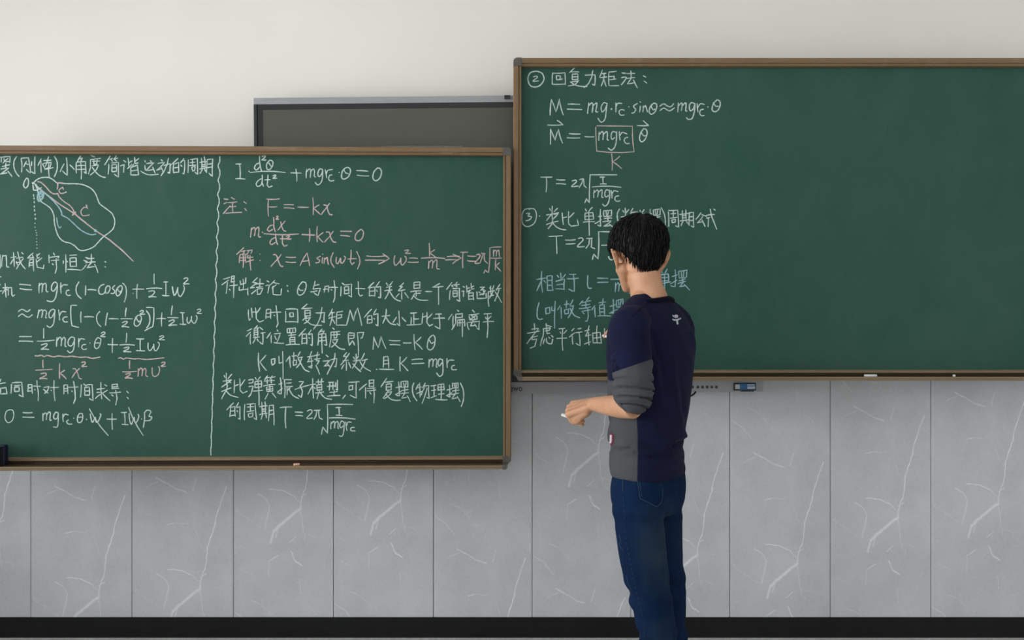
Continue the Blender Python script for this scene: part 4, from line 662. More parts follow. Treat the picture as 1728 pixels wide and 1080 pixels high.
chalk_stick(TL, gL, 500.5, .022, .046, M['stick_pink'], 'short salmon pink chalk stub in the tray of the lower left board', .25)
chalk_stick(TR, gR, 1469, .046, .043, M['stick_white'], 'white chalk stick in the tray of the higher right board', .02)
chalk_stick(TR, gR, 1610, .007, .046, M['stick_white'], 'tiny white chalk crumb at the right end of the right board tray')
# eraser standing in the left tray at the frame's edge
p, a = tray_point(TL, gL, -14, 0, .030)
er = empty('board_eraser', p, ALPHA); tag(er, 'dark navy felt board eraser in the left board tray, cut by the picture edge', 'eraser')
Te = er.matrix_basis.copy()
M['felt'] = varied('felt_black', (.008, .008, .012, 1), .3, 120, 1, bump=.4); M['navy_plastic'] = varied('navy_plastic', (.010, .008, .035, 1), .1, 20, .45)
MB().bevel_box((-.045, -.024, .0), (.045, -.004, .074), .003).build('felt_pad', M['felt'], er, M=Te)
MB().bevel_box((-.047, -.004, .0), (.047, .022, .076), .005).build('handle', M['navy_plastic'], er, M=Te)
# ------------------------------------------------------------------ the man
PY = -0.67
def Q(px, py, dy=0.0): return px2w(px, py, PY + dy)
YAW = math.radians(50)
FW = Vector((-math.sin(YAW), math.cos(YAW), 0))       # where his chest points
LF = Vector((-math.cos(YAW), -math.sin(YAW), 0))      # towards his left shoulder
UP = Vector((0, 0, 1))

def m_cloth(name, c, amt=.15, weave=900, rough=.9, bump=.25, extra=None):
    t = NT(name); n = t.noise(t.coord((1, 1, 1)), 14, 4); w = t.noise(t.coord((1, 1, 1)), weave, 2)
    lo = tuple(x * (1 - amt) for x in c[:3]) + (1,); hi = tuple(x * (1 + amt) for x in c[:3]) + (1,)
    t.col(t.mix(t.rng(w, .3, .7, 0, .35), t.ramp(n, [(.3, lo), (.7, hi)]), tuple(x * 1.5 for x in c[:3]) + (1,))).set(Roughness=rough)
    t.b.inputs['Specular IOR Level'].default_value = .08
    t.b.inputs['Sheen Weight'].default_value = .03; t.b.inputs['Sheen Roughness'].default_value = .5
    t.bump(w, bump, .0008); return t.m
M['navy'] = m_cloth('navy_knit', (.0066, .0080, .0265, 1))
M['navy_rib'] = m_cloth('navy_rib', (.0032, .0036, .010, 1))
M['greyknit'] = m_cloth('grey_marl_knit', (.058, .058, .062, 1), .1, 700)
def m_skin():
    t = NT('skin'); n = t.noise(t.coord((1, 1, 1)), 18, 4); n2 = t.noise(t.coord((1, 1, 1)), 240, 2)
    t.col(t.ramp(n, [(.3, (.49, .245, .14, 1)), (.7, (.58, .31, .182, 1))])).set(Roughness=.52)
    t.b.inputs['Subsurface Weight'].default_value = .08; t.b.inputs['Subsurface Radius'].default_value = (.012, .005, .003)
    t.b.inputs['Subsurface Scale'].default_value = .6
    t.b.inputs['Specular IOR Level'].default_value = .35; t.bump(n2, .08, .0006); return t.m
M['skin'] = m_skin()
def m_hair():
    t = NT('black_hair'); n = t.noise(t.coord((1, 1, 1)), 50, 4)
    t.col(t.ramp(n, [(.3, (.0018, .0015, .0015, 1)), (.7, (.0045, .004, .0038, 1))])).set(Roughness=.45); t.b.inputs['Specular IOR Level'].default_value = .16; return t.m
M['hair'] = m_hair()
def m_denim():
    t = NT('blue_denim'); v = t.coord((1, 1, 1)); n = t.noise(v, 5, 5, .6); tw = t.noise(t.coord((700, 700, 220)), 1, 2); st = t.noise(t.coord((16, 16, 3.0)), 2.2, 5, .6)
    c = t.ramp(n, [(.3, (.0022, .0095, .034, 1)), (.75, (.0042, .0165, .054, 1))])
    c = t.mix(t.rng(st, .52, .72, 0, .28), c, (.018, .038, .062, 1))
    at = t.n('ShaderNodeAttribute', attribute_name='fade')
    c = t.mix(at.outputs['Fac'], c, (.050, .078, .090, 1))
    c = t.mix(t.rng(tw, .35, .65, 0, .3), c, (.010, .026, .055, 1))
    t.col(c).set(Roughness=.9); t.b.inputs['Specular IOR Level'].default_value = .06; t.bump(tw, .3, .0006); return t.m
M['denim'] = m_denim()
M['thread'] = m_cloth('jean_thread', (.035, .062, .095, 1), .2)
M['badge_red'] = varied('badge_red', srgb(120, 30, 55), .1, 60, .7); M['badge_white'] = varied('badge_white', (.62, .60, .62, 1), .05, 60, .7)
M['badge_grey'] = varied('badge_grey', (.16, .17, .22, 1), .05, 60, .7)
M['emblem'] = varied('silver_print', (.50, .52, .55, 1), .06, 90, .6)
M['shoe'] = varied('shoe_black', (.02, .02, .022, 1), .1, 30, .5); M['sole'] = varied('shoe_sole', (.6, .6, .58, 1), .05, 30, .7)

man = empty('person', (Q(1098, 500).x, PY, 0)); tag(man, 'man with short black hair in navy sweatshirt and jeans, writing on the board', 'person')

def section(c, a, b, n=40, yaw=YAW, tilt=0, p=2.0):
    f = Vector((-math.sin(yaw), math.cos(yaw), 0)); l = Vector((-math.cos(yaw), -math.sin(yaw), 0)); r = []
    for j in range(n):
        t = 2 * math.pi * j / n; ct, st = math.cos(t), math.sin(t)
        x = math.copysign(abs(ct) ** (2 / p), ct) * a; y = math.copysign(abs(st) ** (2 / p), st) * b
        r.append(c + l * x + f * y + UP * (tilt * y))
    return r
def loft(mb, secs, sub=5, n=40, p=2.0):
    # secs: (px, py, dy, a, b, yaw_deg)
    cs = [(Q(s[0], s[1], s[2]), s[3], s[4], math.radians(s[5] if len(s) > 5 else 50)) for s in secs]
    A = catmull([tuple(c[0]) for c in cs], sub); B = catmull([(c[1], c[2], c[3]) for c in cs], sub)
    mb.rings([section(A[i], B[i].x, B[i].y, n, B[i].z, 0, p) for i in range(len(A))])
def limb(mb, pts, rad, sub=5, n=24):
    A = catmull([tuple(p) for p in pts], sub); B = catmull([(r, 0, 0) for r in rad], sub)
    mb.tube(A, [b.x for b in B], n)

# joints
SHL = Q(1063, 552, -.135); ELL = Q(1070, 688, -.165); WRL = Q(1001, 682, .02)
SHR = Q(1142, 556, .115); ELR = Q(1136, 664, .235); WRR = Q(1069, 578, .385)
HEAD = Q(1079, 437, .035); NECK0 = Q(1097, 515, .0)

def hand(mb, wr, D, N, tsign, curls, thumb, size=1.0, spread=.06, fl=1.0, pad=False):
    """palm, four unequal bent fingers and a side thumb, all grown into the wrist"""
    D = D.normalized(); N = (N - D * N.dot(D)).normalized(); T = D.cross(N) * tsign; tips = []
    lens = [(.040, .024, .020), (.045, .028, .021), (.041, .026, .020), (.032, .019, .018)]
    for i in range(4):
        off = (1.5 - i) * .0195 * size
        k = wr + D * ((.088, .091, .087, .079)[i] * size) + T * off + N * (.002 - .0015 * abs(i - 1.3))
        b = wr + D * .012 + T * off * .55
        mb.capsule(b, k, .0135 * size, .0115 * size)
        if i < 3: mb.capsule(wr + D * .03 + T * (off - .009), k - T * .0095 - D * .008 - N * .004, .0125 * size, .0105 * size)
        ang = 0; p = k; rr = (.0092, .0080, .0072, .0060)
        sp = math.radians(0) + spread * (1.5 - i)
        for s_ in range(3):
            ang += math.radians(curls[i][s_])
            d = (D * math.cos(ang) - N * math.sin(ang) + T * sp * (1 if s_ == 0 else .5)).normalized()
            q = p + d * lens[i][s_] * size * fl; mb.capsule(p, q, rr[s_] * size, rr[s_ + 1] * size); p = q
        tips.append(p)
    # heel of the hand
    mb.capsule(wr - D * .01, wr + D * .045 - N * .006, .021 * size, .020 * size)
    mb.capsule(wr + D * .02 + T * .016 - N * .006, wr + D * .045 + T * .030 - N * .012, .016 * size, .0125 * size)
    if pad:
        mb.capsule(wr + D * .028 - T * .016 - N * .012, wr + D * .066 - T * .022 - N * .022, .018, .016)
        mb.capsule(wr + D * .035 + T * .004 - N * .018, wr + D * .066 - N * .026, .018, .016)
    p = wr + D * .043 + T * .031 - N * .012
    for j, (v, ln) in enumerate(zip(thumb, (.034, .028))):
        d = (D * v[0] + T * v[1] + N * v[2]).normalized(); q = p + d * ln * size
        mb.capsule(p, q, (.0108, .0092)[j] * size, (.0095, .0078)[j] * size); p = q
    tips.append(p)
    return tips

body = MB()
# trunk under the clothes
loft(body, [(1095, 840, 0, .07, .06), (1095, 820, 0, .115, .075), (1094, 780, 0, .130, .08), (1092, 735, 0, .125, .075), (1094, 690, 0, .130, .082), (1096, 640, 0, .145, .088),
            (1096, 590, 0, .135, .085), (1093, 556, 0, .130, .078), (1093, 530, 0, .110, .064), (1093, 512, 0, .075, .058)])
# neck: leans forward to the skull
limb(body, [Q(1096, 535, -.005), Q(1096, 510, .0), Q(1091, 486, .008), Q(1087, 462, .018), Q(1085, 440, .03)], [.070, .060, .0515, .0505, .050])
limb(body, [Q(1088, 496, .0), Q(1112, 515, .05), Q(1140, 545, .10)], [.040, .036, .04])     # trapezius slopes
limb(body, [Q(1088, 500, .0), Q(1074, 520, -.06), Q(1066, 550, -.10)], [.036, .030, .034])
# arms
limb(body, [SHL, SHL.lerp(ELL, .35), SHL.lerp(ELL, .7), ELL], [.042, .040, .036, .032])
limb(body, [ELL, ELL.lerp(WRL, .30), ELL.lerp(WRL, .65), ELL.lerp(WRL, .92), WRL], [.032, .0345, .0295, .023, .0225])
limb(body, [SHR, SHR.lerp(ELR, .35), SHR.lerp(ELR, .7), ELR], [.045, .044, .038, .034])
limb(body, [ELR, ELR.lerp(WRR, .30), ELR.lerp(WRR, .65), WRR], [.034, .037, .029, .0235])
# left hand: palm down, fingers curled round a stub of chalk
DL_ = Vector((-.76, .56, -.24)); NL_ = Vector((-.05, -.48, .85))
tipsL = hand(body, WRL, DL_, NL_, 1, [(54, 44, 24), (66, 56, 28), (78, 72, 36), (86, 80, 40)], [(.72, -.05, -.66), (.74, -.30, -.60)], 1.02, .0, .92, True)
DR_ = (Q(1041, 550, .478) - WRR); NR_ = Vector((.42, -.62, .45))
tipsR = hand(body, WRR, DR_, NR_, -1, [(28, 38, 20), (38, 42, 22), (48, 50, 25), (55, 55, 28)], [(.85, .10, -.5), (.93, -.28, -.22)], .93, .02)
# legs
HPL, HPR = Q(1078, 830, -.055), Q(1112, 830, .055)
limb(body, [HPL, Q(1080, 900, -.06), Q(1092, 965, -.055), Q(1100, 1010, -.05), Q(1106, 1060, -.04), Q(1114, 1120, -.03), Q(1122, 1190, -.02), Q(1125, 1222, -.02)], [.062, .056, .046, .042, .040, .040, .034, .032])
limb(body, [HPR, Q(1115, 900, .06), Q(1121, 965, .06), Q(1125, 1010, .06), Q(1128, 1060, .07), Q(1130, 1120, .08), Q(1132, 1170, .09), Q(1132, 1190, .09)], [.060, .054, .044, .041, .040, .040, .034, .032])

# head, modelled upright then nodded and turned
HY, HP = math.radians(15), math.radians(15)
MH = Matrix.Translation(HEAD) @ Matrix.Rotation(HY, 4, 'Z') @ Matrix.Rotation(-HP, 4, 'X') @ Matrix.Rotation(math.radians(-2), 4, 'Y')
hd = MB()
hd.ball((0, -.012, .045), (.0735, .092, .082), n=28, m=18)
hd.ball((0, .026, .030), (.063, .060, .075), n=24, m=16)
hd.ball((0, .040, -.030), (.058, .048, .062), n=24, m=16)
hd.ball((0, .055, -.068), (.034, .034, .030), n=20, m=12)                    # chin
hd.capsule((-.058, .005, -.030), (-.028, .060, -.074), .020, .017)         # jaw
hd.capsule((.058, .005, -.030), (.028, .060, -.074), .020, .017)
hd.ball((0, -.016, -.030), (.052, .046, .045), n=24, m=14)                  # nape
hd.capsule((0, .094, .012), (0, .110, -.024), .008, .0125)                  # nose
hd.ball((-.011, .098, -.029), (.008, .009, .007)); hd.ball((.011, .098, -.029), (.008, .009, .007))
hd.capsule((-.030, .086, .020), (.030, .086, .020), .010, .010)             # brow
hd.capsule((-.038, .068, -.012), (-.030, .074, -.030), .016, .014); hd.capsule((.038, .068, -.012), (.030, .074, -.030), .016, .014)
hd.capsule((-.016, .094, -.052), (.016, .094, -.052), .0055, .0055); hd.capsule((-.014, .093, -.060), (.014, .093, -.060), .006, .006)
for s_ in (-1, 1):                                                          # ears: rim, lobe and hollow
    pts = [(s_ * (.077 + .010 * math.sin(a) * .8), -.004 - .015 * math.cos(a) * 1.0, .002 + .027 * math.sin(a - .25)) for a in [math.pi * (-.45 + 1.35 * k / 9) for k in range(10)]]
    pts = [(s_ * .071, .010, .010), (s_ * .082, .008, .024), (s_ * .091, -.006, .030), (s_ * .0965, -.018, .020), (s_ * .0945, -.019, .003), (s_ * .087, -.012, -.014), (s_ * .080, -.001, -.028), (s_ * .073, .006, -.024)]
    hd.tube(catmull(pts, 4), .0042, 8)
    hd.ball((s_ * .080, -.006, .003), (.0065, .0165, .027), n=14, m=10, M=Matrix.Rotation(s_ * .45, 3, 'Z'))
    hd.ball((s_ * .077, .003, -.024), (.006, .0075, .008))
hd.xf(MH)
body.v += []; b0 = len(body.v); body.v += hd.v; body.f += [tuple(b0 + i for i in f) for f in hd.f]
bme = remesh(body, .0032, 4, .5)
bo = link('body', bme, M['skin'], man, True)
for s_ in (-1, 1):
    m = MB().ball((s_ * .029, .0715, .004), (.0125, .0115, .0115), n=16, m=10); m.build('eye', varied('eye_white', (.7, .7, .68, 1), .02, 20, .2), man, True, M=MH)
    m = MB().ball((s_ * .029, .0800, .0035), (.0055, .004, .0055), n=14, m=8); m.build('iris', varied('iris_brown', (.02, .012, .008, 1), .1, 20, .15), man, True, M=MH)
    m = MB().capsule((s_ * .015, .0945, .025), (s_ * .042, .084, .026), .003, .002); m.build('eyebrow', M['hair'], man, True, M=MH)
m = MB().capsule((-.018, .0985, -.056), (.018, .0985, -.056), .0028, .0028); m.build('lips', varied('lips', (.36, .13, .11, 1), .08, 40, .4), man, True, M=MH)

# hair: a full cap cut on a hairline, combed relief, then pointed locks
def hair_r(d):
    # ellipsoid in head space around the skull centre, a little flat at the nape
    a, b, c = .0905, .105, .092
    if d.z < 0:
        k_ = min(1, -d.z * 1.4); c = .092 + .036 * k_; a = .0905 - .008 * k_; b = .105 - .004 * k_
    k = 1 / math.sqrt((d.x / a) ** 2 + (d.y / b) ** 2 + (d.z / c) ** 2)
    return k
HC = Vector((0, -.008, .047))
CROWN = Vector((.016, -.62, .78)).normalized()
def hairline(az):
    """lowest elevation kept, by azimuth (0 = face, pi = nape)"""
    a = abs(az); ex = .30 * max(0, 1 - abs(a - 1.7) / .45) if az > 0 else 0
    pts = [(0, .62), (.5, .50), (.95, .30), (1.15, -.10), (1.24, -.40), (1.36, -.30), (1.50, -.10), (1.80, -.16), (2.05, -.62), (2.35, -.92), (2.7, -1.12), (3.2, -1.17)]
    for (x0, y0), (x1, y1) in zip(pts, pts[1:]):
        if a <= x1: t = (a - x0) / (x1 - x0); return y0 + (y1 - y0) * t - ex
    return pts[-1][1]
def scalp(az, el, out=0.0):
    d = Vector((math.sin(az) * math.cos(el), math.cos(az) * math.cos(el), math.sin(el)))
    r = hair_r(d)
    tp = max(0.0, min(1.0, (-el - .25) / .75)); r *= 1 - .06 * tp * (1 if abs(az) > 1.7 else .6)   # tapers into the nape
    # combed relief: ridges that radiate from the crown
    q = d - CROWN * d.dot(CROWN)
    e1 = CROWN.orthogonal().normalized(); e2 = CROWN.cross(e1); th = math.atan2(q.dot(e2), q.dot(e1)); dist = math.acos(max(-1, min(1, d.dot(CROWN))))
    rel = noise.noise(Vector((math.cos(th) * 9, math.sin(th) * 9, dist * 1.6))) * .0030 + noise.noise(Vector((math.cos(th) * 26, math.sin(th) * 26, dist * 3))) * .0018
    return HC + d * (r + rel * min(1, dist * 2) + out)
cap = MB(); NA, NE = 150, 60; vs = []; fs = []
for j in range(NA):
    az = -math.pi + 2 * math.pi * j / NA; lo = hairline(az) + .03 * noise.noise(Vector((j * .9, 0, 0)))
    for i in range(NE): vs.append(scalp(az, math.pi / 2 * .999 + (lo - math.pi / 2) * (i / (NE - 1)) ** 1.0))
for j in range(NA):
    k = (j + 1) % NA
    for i in range(NE - 1): fs.append((j * NE + i, j * NE + i + 1, k * NE + i + 1, k * NE + i))
base = len(vs)      # close underneath, inside the skull
for j in range(NA):
    v = vs[j * NE + NE - 1]; vs.append(HC + (v - HC) * .86)
for j in range(NA):
    k = (j + 1) % NA; fs.append((j * NE + NE - 1, base + j, base + k, k * NE + NE - 1))
cap.add(vs, fs); 
hair = cap.build('hair', M['hair'], man, True, M=MH)
locks = MB(); rnd = random.Random(3)
for _ in range(2300):
    az = rnd.uniform(-math.pi, math.pi); lo = hairline(az); el = lo + (math.pi / 2 - lo) * rnd.random() ** 1.25 * .95
    d = Vector((math.sin(az) * math.cos(el), math.cos(az) * math.cos(el), math.sin(el)))
    tdir = (d * d.dot(CROWN) - CROWN)
    if tdir.length < .05: continue
    tdir = tdir.normalized(); sidev = d.cross(tdir); ang = rnd.uniform(-.22, .22) + .25 * math.sin(az * 2)
    tdir = (tdir * math.cos(ang) + sidev * math.sin(ang)).normalized()
    ln = rnd.uniform(.022, .042); pts = []; w = rnd.uniform(.0009, .0019); over = 0
    for s_ in range(5):
        dd = (d + tdir * (ln / .095) * s_ / 4).normalized()
        a2 = math.atan2(dd.x, dd.y); e2_ = math.asin(max(-1, min(1, dd.z)))
        lo2 = hairline(a2)
        if e2_ < lo2 - .05: over = 1
        if over and s_ > 2: break
        pts.append(scalp(a2, e2_, .0008 + .0022 * math.sin(math.pi * s_ / 4) + (.002 * s_ / 4 if rnd.random() < .3 else 0)))
    if len(pts) < 3: continue
    n_ = len(pts); locks.tube(pts, [w * (.5 + .5 * math.sin(math.pi * (k + .3) / (n_ - .2))) if k < n_ - 1 else w * .12 for k in range(n_)], 4)
lk = locks.build('hair_locks', M['hair'], man, True, M=MH); lk['kind'] = 'stuff'

# ---- sweatshirt
sw = MB()
dirF = (WRL - ELL).normalized()
loft(sw, [(1095, 799, 0, .142, .104), (1094, 790, 0, .1435, .106), (1093, 776, 0, .141, .104), (1093, 764, 0, .134, .100), (1093, 735, 0, .138, .108), (1095, 700, 0, .143, .114), (1097, 655, 0, .150, .119),
          (1098, 600, 0, .156, .125), (1097, 570, 0, .158, .121), (1095, 545, 0, .152, .108), (1094, 527, 0, .132, .090), (1095, 512, .002, .092, .073), (1095, 503, .004, .070, .062)], 6, 48)
sleeve_end = ELL + dirF * .022 + UP * .022
limb(sw, [Q(1096, 575, .0), SHL + Vector((.035, .045, -.012)), SHL + Vector((.012, .016, -.012))], [.09, .062, .050])
limb(sw, [Q(1096, 600, .0), SHL.lerp(ELL, .30) + Vector((.045, .06, 0)), SHL.lerp(ELL, .30) + Vector((.018, .026, 0))], [.08, .05, .036])
limb(sw, [Q(1092, 512, .0), Q(1076, 524, -.055), Q(1064, 548, -.115)], [.050, .047, .055])
limb(sw, [Q(1096, 512, .0), Q(1118, 526, .05), Q(1140, 548, .10)], [.050, .047, .055])
def axis_t(p, a, b):
    d = b - a; t = (p - a).dot(d) / d.length_squared; return t, (p - (a + d * max(0, min(1, t)))).length
sme = remesh(sw, .0042, 5, .5); sme.update(); nrm = [v.normal.copy() for v in sme.vertices]
hem = Q(1096, 762, 0).z
FOLDS = [(.006, 5, [(1086, 545), (1098, 580), (1110, 625), (1116, 680)]), (-.006, 5, [(1100, 560), (1110, 600), (1122, 650)]), (.005, 5, [(1136, 610), (1142, 660), (1150, 710)]), (-.005, 4, [(1146, 640), (1152, 690), (1158, 725)]),
         (-.010, 3, [(1120, 760), (1136, 752), (1156, 742)]), (.007, 4, [(1118, 752), (1136, 744), (1158, 735)]), (-.008, 3, [(1072, 764), (1098, 772), (1128, 768)]), (.006, 4, [(1076, 757), (1100, 764), (1130, 758)]), (-.007, 3, [(1030, 757), (1046, 760), (1062, 757)])]
for v, n in zip(sme.vertices, nrm):
    p = v.co.copy(); dsp = 0.0; q = p - Q(1096, 640, 0); x_, y_ = q.dot(LF), q.dot(FW)
    dsp += .0065 * noise.noise(Vector((x_ * 9, y_ * 9, q.z * 3.2)))
    if abs(p.z - hem) < .10: dsp += .0085 * noise.noise(Vector((x_ * 7 + 5, y_ * 7, (p.z - x_ * .35) * 34))) * (1 - abs(p.z - hem) / .10)
    if Q(0, 745).z < p.z < Q(0, 560).z: dsp += .0050 * math.sin((p.z - x_ * .9) * 55 + 3 * noise.noise(p * 6)) * max(0, noise.noise(p * 5 + Vector((4, 2, 0))) + .2)
    if n.y < .3:
        dd_ = p.y - CAMY; px_, py_ = 864 + p.x / dd_ * F, 540 - (p.z - CAMZ) / dd_ * F
        for amp, wd, pl in FOLDS:
            for ((ax_, ay_), (bx_, by_)) in zip(pl, pl[1:]):
                ux_, uy_ = bx_ - ax_, by_ - ay_; tt = max(0, min(1, ((px_ - ax_) * ux_ + (py_ - ay_) * uy_) / (ux_ * ux_ + uy_ * uy_)))
                r2 = (px_ - ax_ - ux_ * tt) ** 2 + (py_ - ay_ - uy_ * tt) ** 2
                if r2 < 9 * wd * wd: dsp += amp * math.exp(-r2 / (wd * wd)) * .6
    v.co = p + n * dsp
sme.materials.append(M['navy']); sme.materials.append(M['greyknit'])
def split(me, co, no):
    bm = bmesh.new(); bm.from_mesh(me); bmesh.ops.bisect_plane(bm, geom=bm.verts[:] + bm.edges[:] + bm.faces[:], dist=1e-5, plane_co=co, plane_no=no); bm.to_mesh(me); bm.free(); me.update()
PC = Q(1094, 700, 0); kk = math.tan(-.36) * .110 / .142
for s_ in (1, -1): split(sme, PC, (FW - LF * s_ * kk).normalized())
for f in sme.polygons:
    q = f.center - PC; x_, y_ = q.dot(LF), q.dot(FW); g = False
    if f.center.z < Q(0, 640).z: g = y_ > kk * abs(x_) and math.atan2(y_, abs(x_)) < 1.0
    f.material_index = 1 if g else 0
sweat = link('sweatshirt', sme, None, man, True)
def sleeve(path, rad, grey_t, seed, tilt):
    mb = MB(); limb(mb, path, rad, 6, 32); me = remesh(mb, .0036, 4, .5); me.update(); nr = [v.normal.copy() for v in me.vertices]
    a, b = path[1], path[-2]
    for v, n in zip(me.vertices, nr):
        p = v.co.copy(); t, dd = axis_t(p, a, b); k = max(0, min(1, (t - .25) / .3)); r = p - a
        ang = math.atan2(r.dot(LF), r.dot(FW))
        ph = t * 27 + 2.6 * math.sin(ang * 1.0 + t * 3 + seed) + 4.5 * noise.noise(p * 9 + Vector((seed, 0, 0)))
        ph2 = t * 46 + 2.4 * math.sin(ang + seed) + 3.2 * noise.noise(p * 8 + Vector((seed, 0, 0)))
        val = max(0, 1 - abs(math.sin(ph2 / 2)) * 2.2); msk = max(0, min(1, .55 + 1.6 * noise.noise(p * 10 + Vector((7, seed, 1)))))
        d = k * (.0036 - .0160 * val * msk) + k * .0015 * math.sin(ph) + k * .0035 * noise.noise(p * 30) + .004 * noise.noise(Vector((p.x * 9, p.y * 9, p.z * 4)))
        v.co = p + n * d
    me.materials.append(M['navy']); me.materials.append(M['greyknit'])
    g_ = (b - a) / (b - a).length_squared - Vector((tilt, 0, 0)); split(me, a + g_ * (grey_t / g_.length_squared), g_.normalized())
    for f in me.polygons:
        t, dd = axis_t(f.center, a, b); r = f.center - a
        f.material_index = 1 if t > grey_t + tilt * r.x else 0
    return link('sleeve', me, None, man, True)
sl = sleeve([SHL + Vector((.030, .035, .022)), SHL, SHL.lerp(ELL, .30), SHL.lerp(ELL, .58), SHL.lerp(ELL, .82), ELL + dirF * .024 + UP * .020], [.046, .0585, .0555, .0545, .0550, .0510], .60, 0, -1.6)
sr = sleeve([SHR + Vector((-.02, -.01, .012)), SHR, SHR.lerp(ELR, .4), SHR.lerp(ELR, .75), ELR, ELR.lerp(WRR, .25)], [.050, .058, .054, .052, .048, .043], .62, 3, 0)
# ribbed collar, cuffs and hem seam
def ring_strip(name, center_pts, mat, r, n=8, parent=sweat):
    m = MB(); pts = center_pts + center_pts[:2]; m.tube(pts, r, n); return m.build(name, mat, man, True)
cl = []
for j in range(36):
    t = 2 * math.pi * j / 36; ct, st = math.cos(t), math.sin(t)
    c = Q(1096, 506, .002) + LF * (ct * .080) + FW * (st * .066) + UP * (-.020 * st * (1 if st > 0 else .15) - .010 * abs(ct))
    cl.append(c)
MB().tube(cl + cl[:2], .0085, 8).build('collar', M['navy_rib'], man, True)
dirF = (WRL - ELL).normalized()
def ring_on(c, axis, ra, rb, rr, name, mat, upv=UP):
    u = (upv - axis * upv.dot(axis)).normalized(); w = axis.cross(u)
    pts = [c + u * math.cos(2 * math.pi * k / 28) * ra + w * math.sin(2 * math.pi * k / 28) * rb for k in range(30)]
    return MB().tube(pts, rr, 8).build(name, mat, man, True)
ring_on(sleeve_end, (sleeve_end - SHL.lerp(ELL, .83)).normalized(), .0475, .0475, .0055, 'cuff', M['greyknit'])
dR = (WRR - ELR).normalized(); ring_on(ELR.lerp(WRR, .31), dR, .039, .039, .005, 'cuff', M['greyknit'])

# ---- jeans
jn = MB()
loft(jn, [(1095, 772, 0, .130, .088), (1095, 800, 0, .141, .097), (1094, 825, 0, .143, .103), (1094, 846, 0, .135, .098), (1094, 862, 0, .10, .08)], 5, 40)
limb(jn, [Q(1080, 815, -.05), Q(1077, 858, -.062), Q(1081, 910, -.064), Q(1087, 955, -.060), Q(1096, 1000, -.052), Q(1103, 1035, -.045), Q(1110, 1075, -.04), Q(1116, 1130, -.03), Q(1122, 1190, -.02), Q(1126, 1236, -.02)],
     [.080, .0765, .0735, .0705, .0645, .062, .0575, .055, .052, .053])
limb(jn, [Q(1110, 815, .05), Q(1112, 862, .055), Q(1114, 930, .06), Q(1119, 965, .06), Q(1124, 1000, .06), Q(1126, 1035, .065), Q(1128, 1075, .07), Q(1130, 1130, .08), Q(1132, 1175, .09), Q(1132, 1196, .09)],
     [.078, .0735, .070, .067, .062, .058, .057, .055, .053, .053])
jme = remesh(jn, .0042, 4, .5); jme.update(); nrm = [v.normal.copy() for v in jme.vertices]
fade = jme.attributes.new('fade', 'FLOAT', 'POINT')
LKN = Q(1100, 1006, -.05)
for i, (v, n) in enumerate(zip(jme.vertices, nrm)):
    p = v.co.copy(); d = .0028 * noise.noise(Vector((p.x * 12, p.y * 12, p.z * 5)))
    kz = p.z - LKN.z
    if abs(kz) < .11: d += .0058 * math.sin((kz + .5 * (p.x - LKN.x)) * 85 + 2.5 * noise.noise(p * 7)) * (1 - abs(kz) / .11) * (.6 + noise.noise(p * 9))
    gz = p.z - Q(0, 858).z
    if abs(gz) < .05: d += .0035 * math.sin(gz * 90 + 3 * noise.noise(p * 10)) * (1 - abs(gz) / .05)
    if kz < -.10: d += .0045 * math.sin(p.z * 60 + 3 * noise.noise(p * 8))
    v.co = p + n * d
    # worn-pale back of the thigh and seat (a fixed wash of the cloth)
    q = p - Q(1090, 900, -.06); back = -(q.dot(FW)) / .08
    f = max(0, min(1, back * .9 - .12)) * max(0, min(1, (1.0 - abs(p.z - Q(0, 905).z) / .17)))
    f += .5 * max(0, min(1, back * .8)) * max(0, 1 - abs(p.z - Q(0, 1055).z) / .09)
    if q.x > .075: f *= .25
    fade.data[i].value = min(1, f * (.75 + .5 * noise.noise(p * 20)))
jeans = link('jeans', jme, M['denim'], man, True)

# ---- marks laid on real surfaces: found by looking along a line of sight, then lifted off the cloth
def surf(ob_list):
    out = []
    for o in ob_list:
        me = o.data; Mx = Matrix.Identity(4); p = o
        while p is not None: Mx = p.matrix_basis @ Mx; p = p.parent
        out.append(BVHTree.FromPolygons([Mx @ v.co for v in me.vertices], [tuple(f.vertices) for f in me.polygons]))
    return out
def cast(trees, px, py):
    o = Vector((0, CAMY, CAMZ)); d = Vector(((px - 864) / F, 1, (540 - py) / F)).normalized(); best = None
    for t in trees:
        h = t.ray_cast(o, d, 10)
        if h[0] is not None and (best is None or h[3] < best[3]): best = h
    return best
TS, TJ = surf([sweat, sl]), surf([jeans])
def patch(trees, poly, name, mat, lift=.0012, parent=man, thick=.0008, step=1.2):
    """fill a pixel polygon with a small grid draped on the surface"""
    xs = [p[0] for p in poly]; ys = [p[1] for p in poly]
    def inside(x, y):
        c = False; j = len(poly) - 1
        for i in range(len(poly)):
            if (poly[i][1] > y) != (poly[j][1] > y) and x < (poly[j][0] - poly[i][0]) * (y - poly[i][1]) / (poly[j][1] - poly[i][1]) + poly[i][0]: c = not c
            j = i
        return c
    nx = int((max(xs) - min(xs)) / step) + 1; ny = int((max(ys) - min(ys)) / step) + 1; idx = {}; vs = []; fs = []
    def vert(i, j):
        if (i, j) not in idx:
            h = cast(trees, min(xs) + i * step, min(ys) + j * step)
            if h is None: return None
            n = h[1] if h[1].y < 0 else -h[1]
            idx[(i, j)] = len(vs); vs.append(h[0] + n * lift)
        return idx[(i, j)]
    for i in range(nx):
        for j in range(ny):
            if inside(min(xs) + (i + .5) * step, min(ys) + (j + .5) * step):
                q = [vert(i, j), vert(i, j + 1), vert(i + 1, j + 1), vert(i + 1, j)]
                if None not in q: fs.append(tuple(q))
    m = MB(); m.add(vs, fs); return m.build(name, mat, parent, True, fix=False)
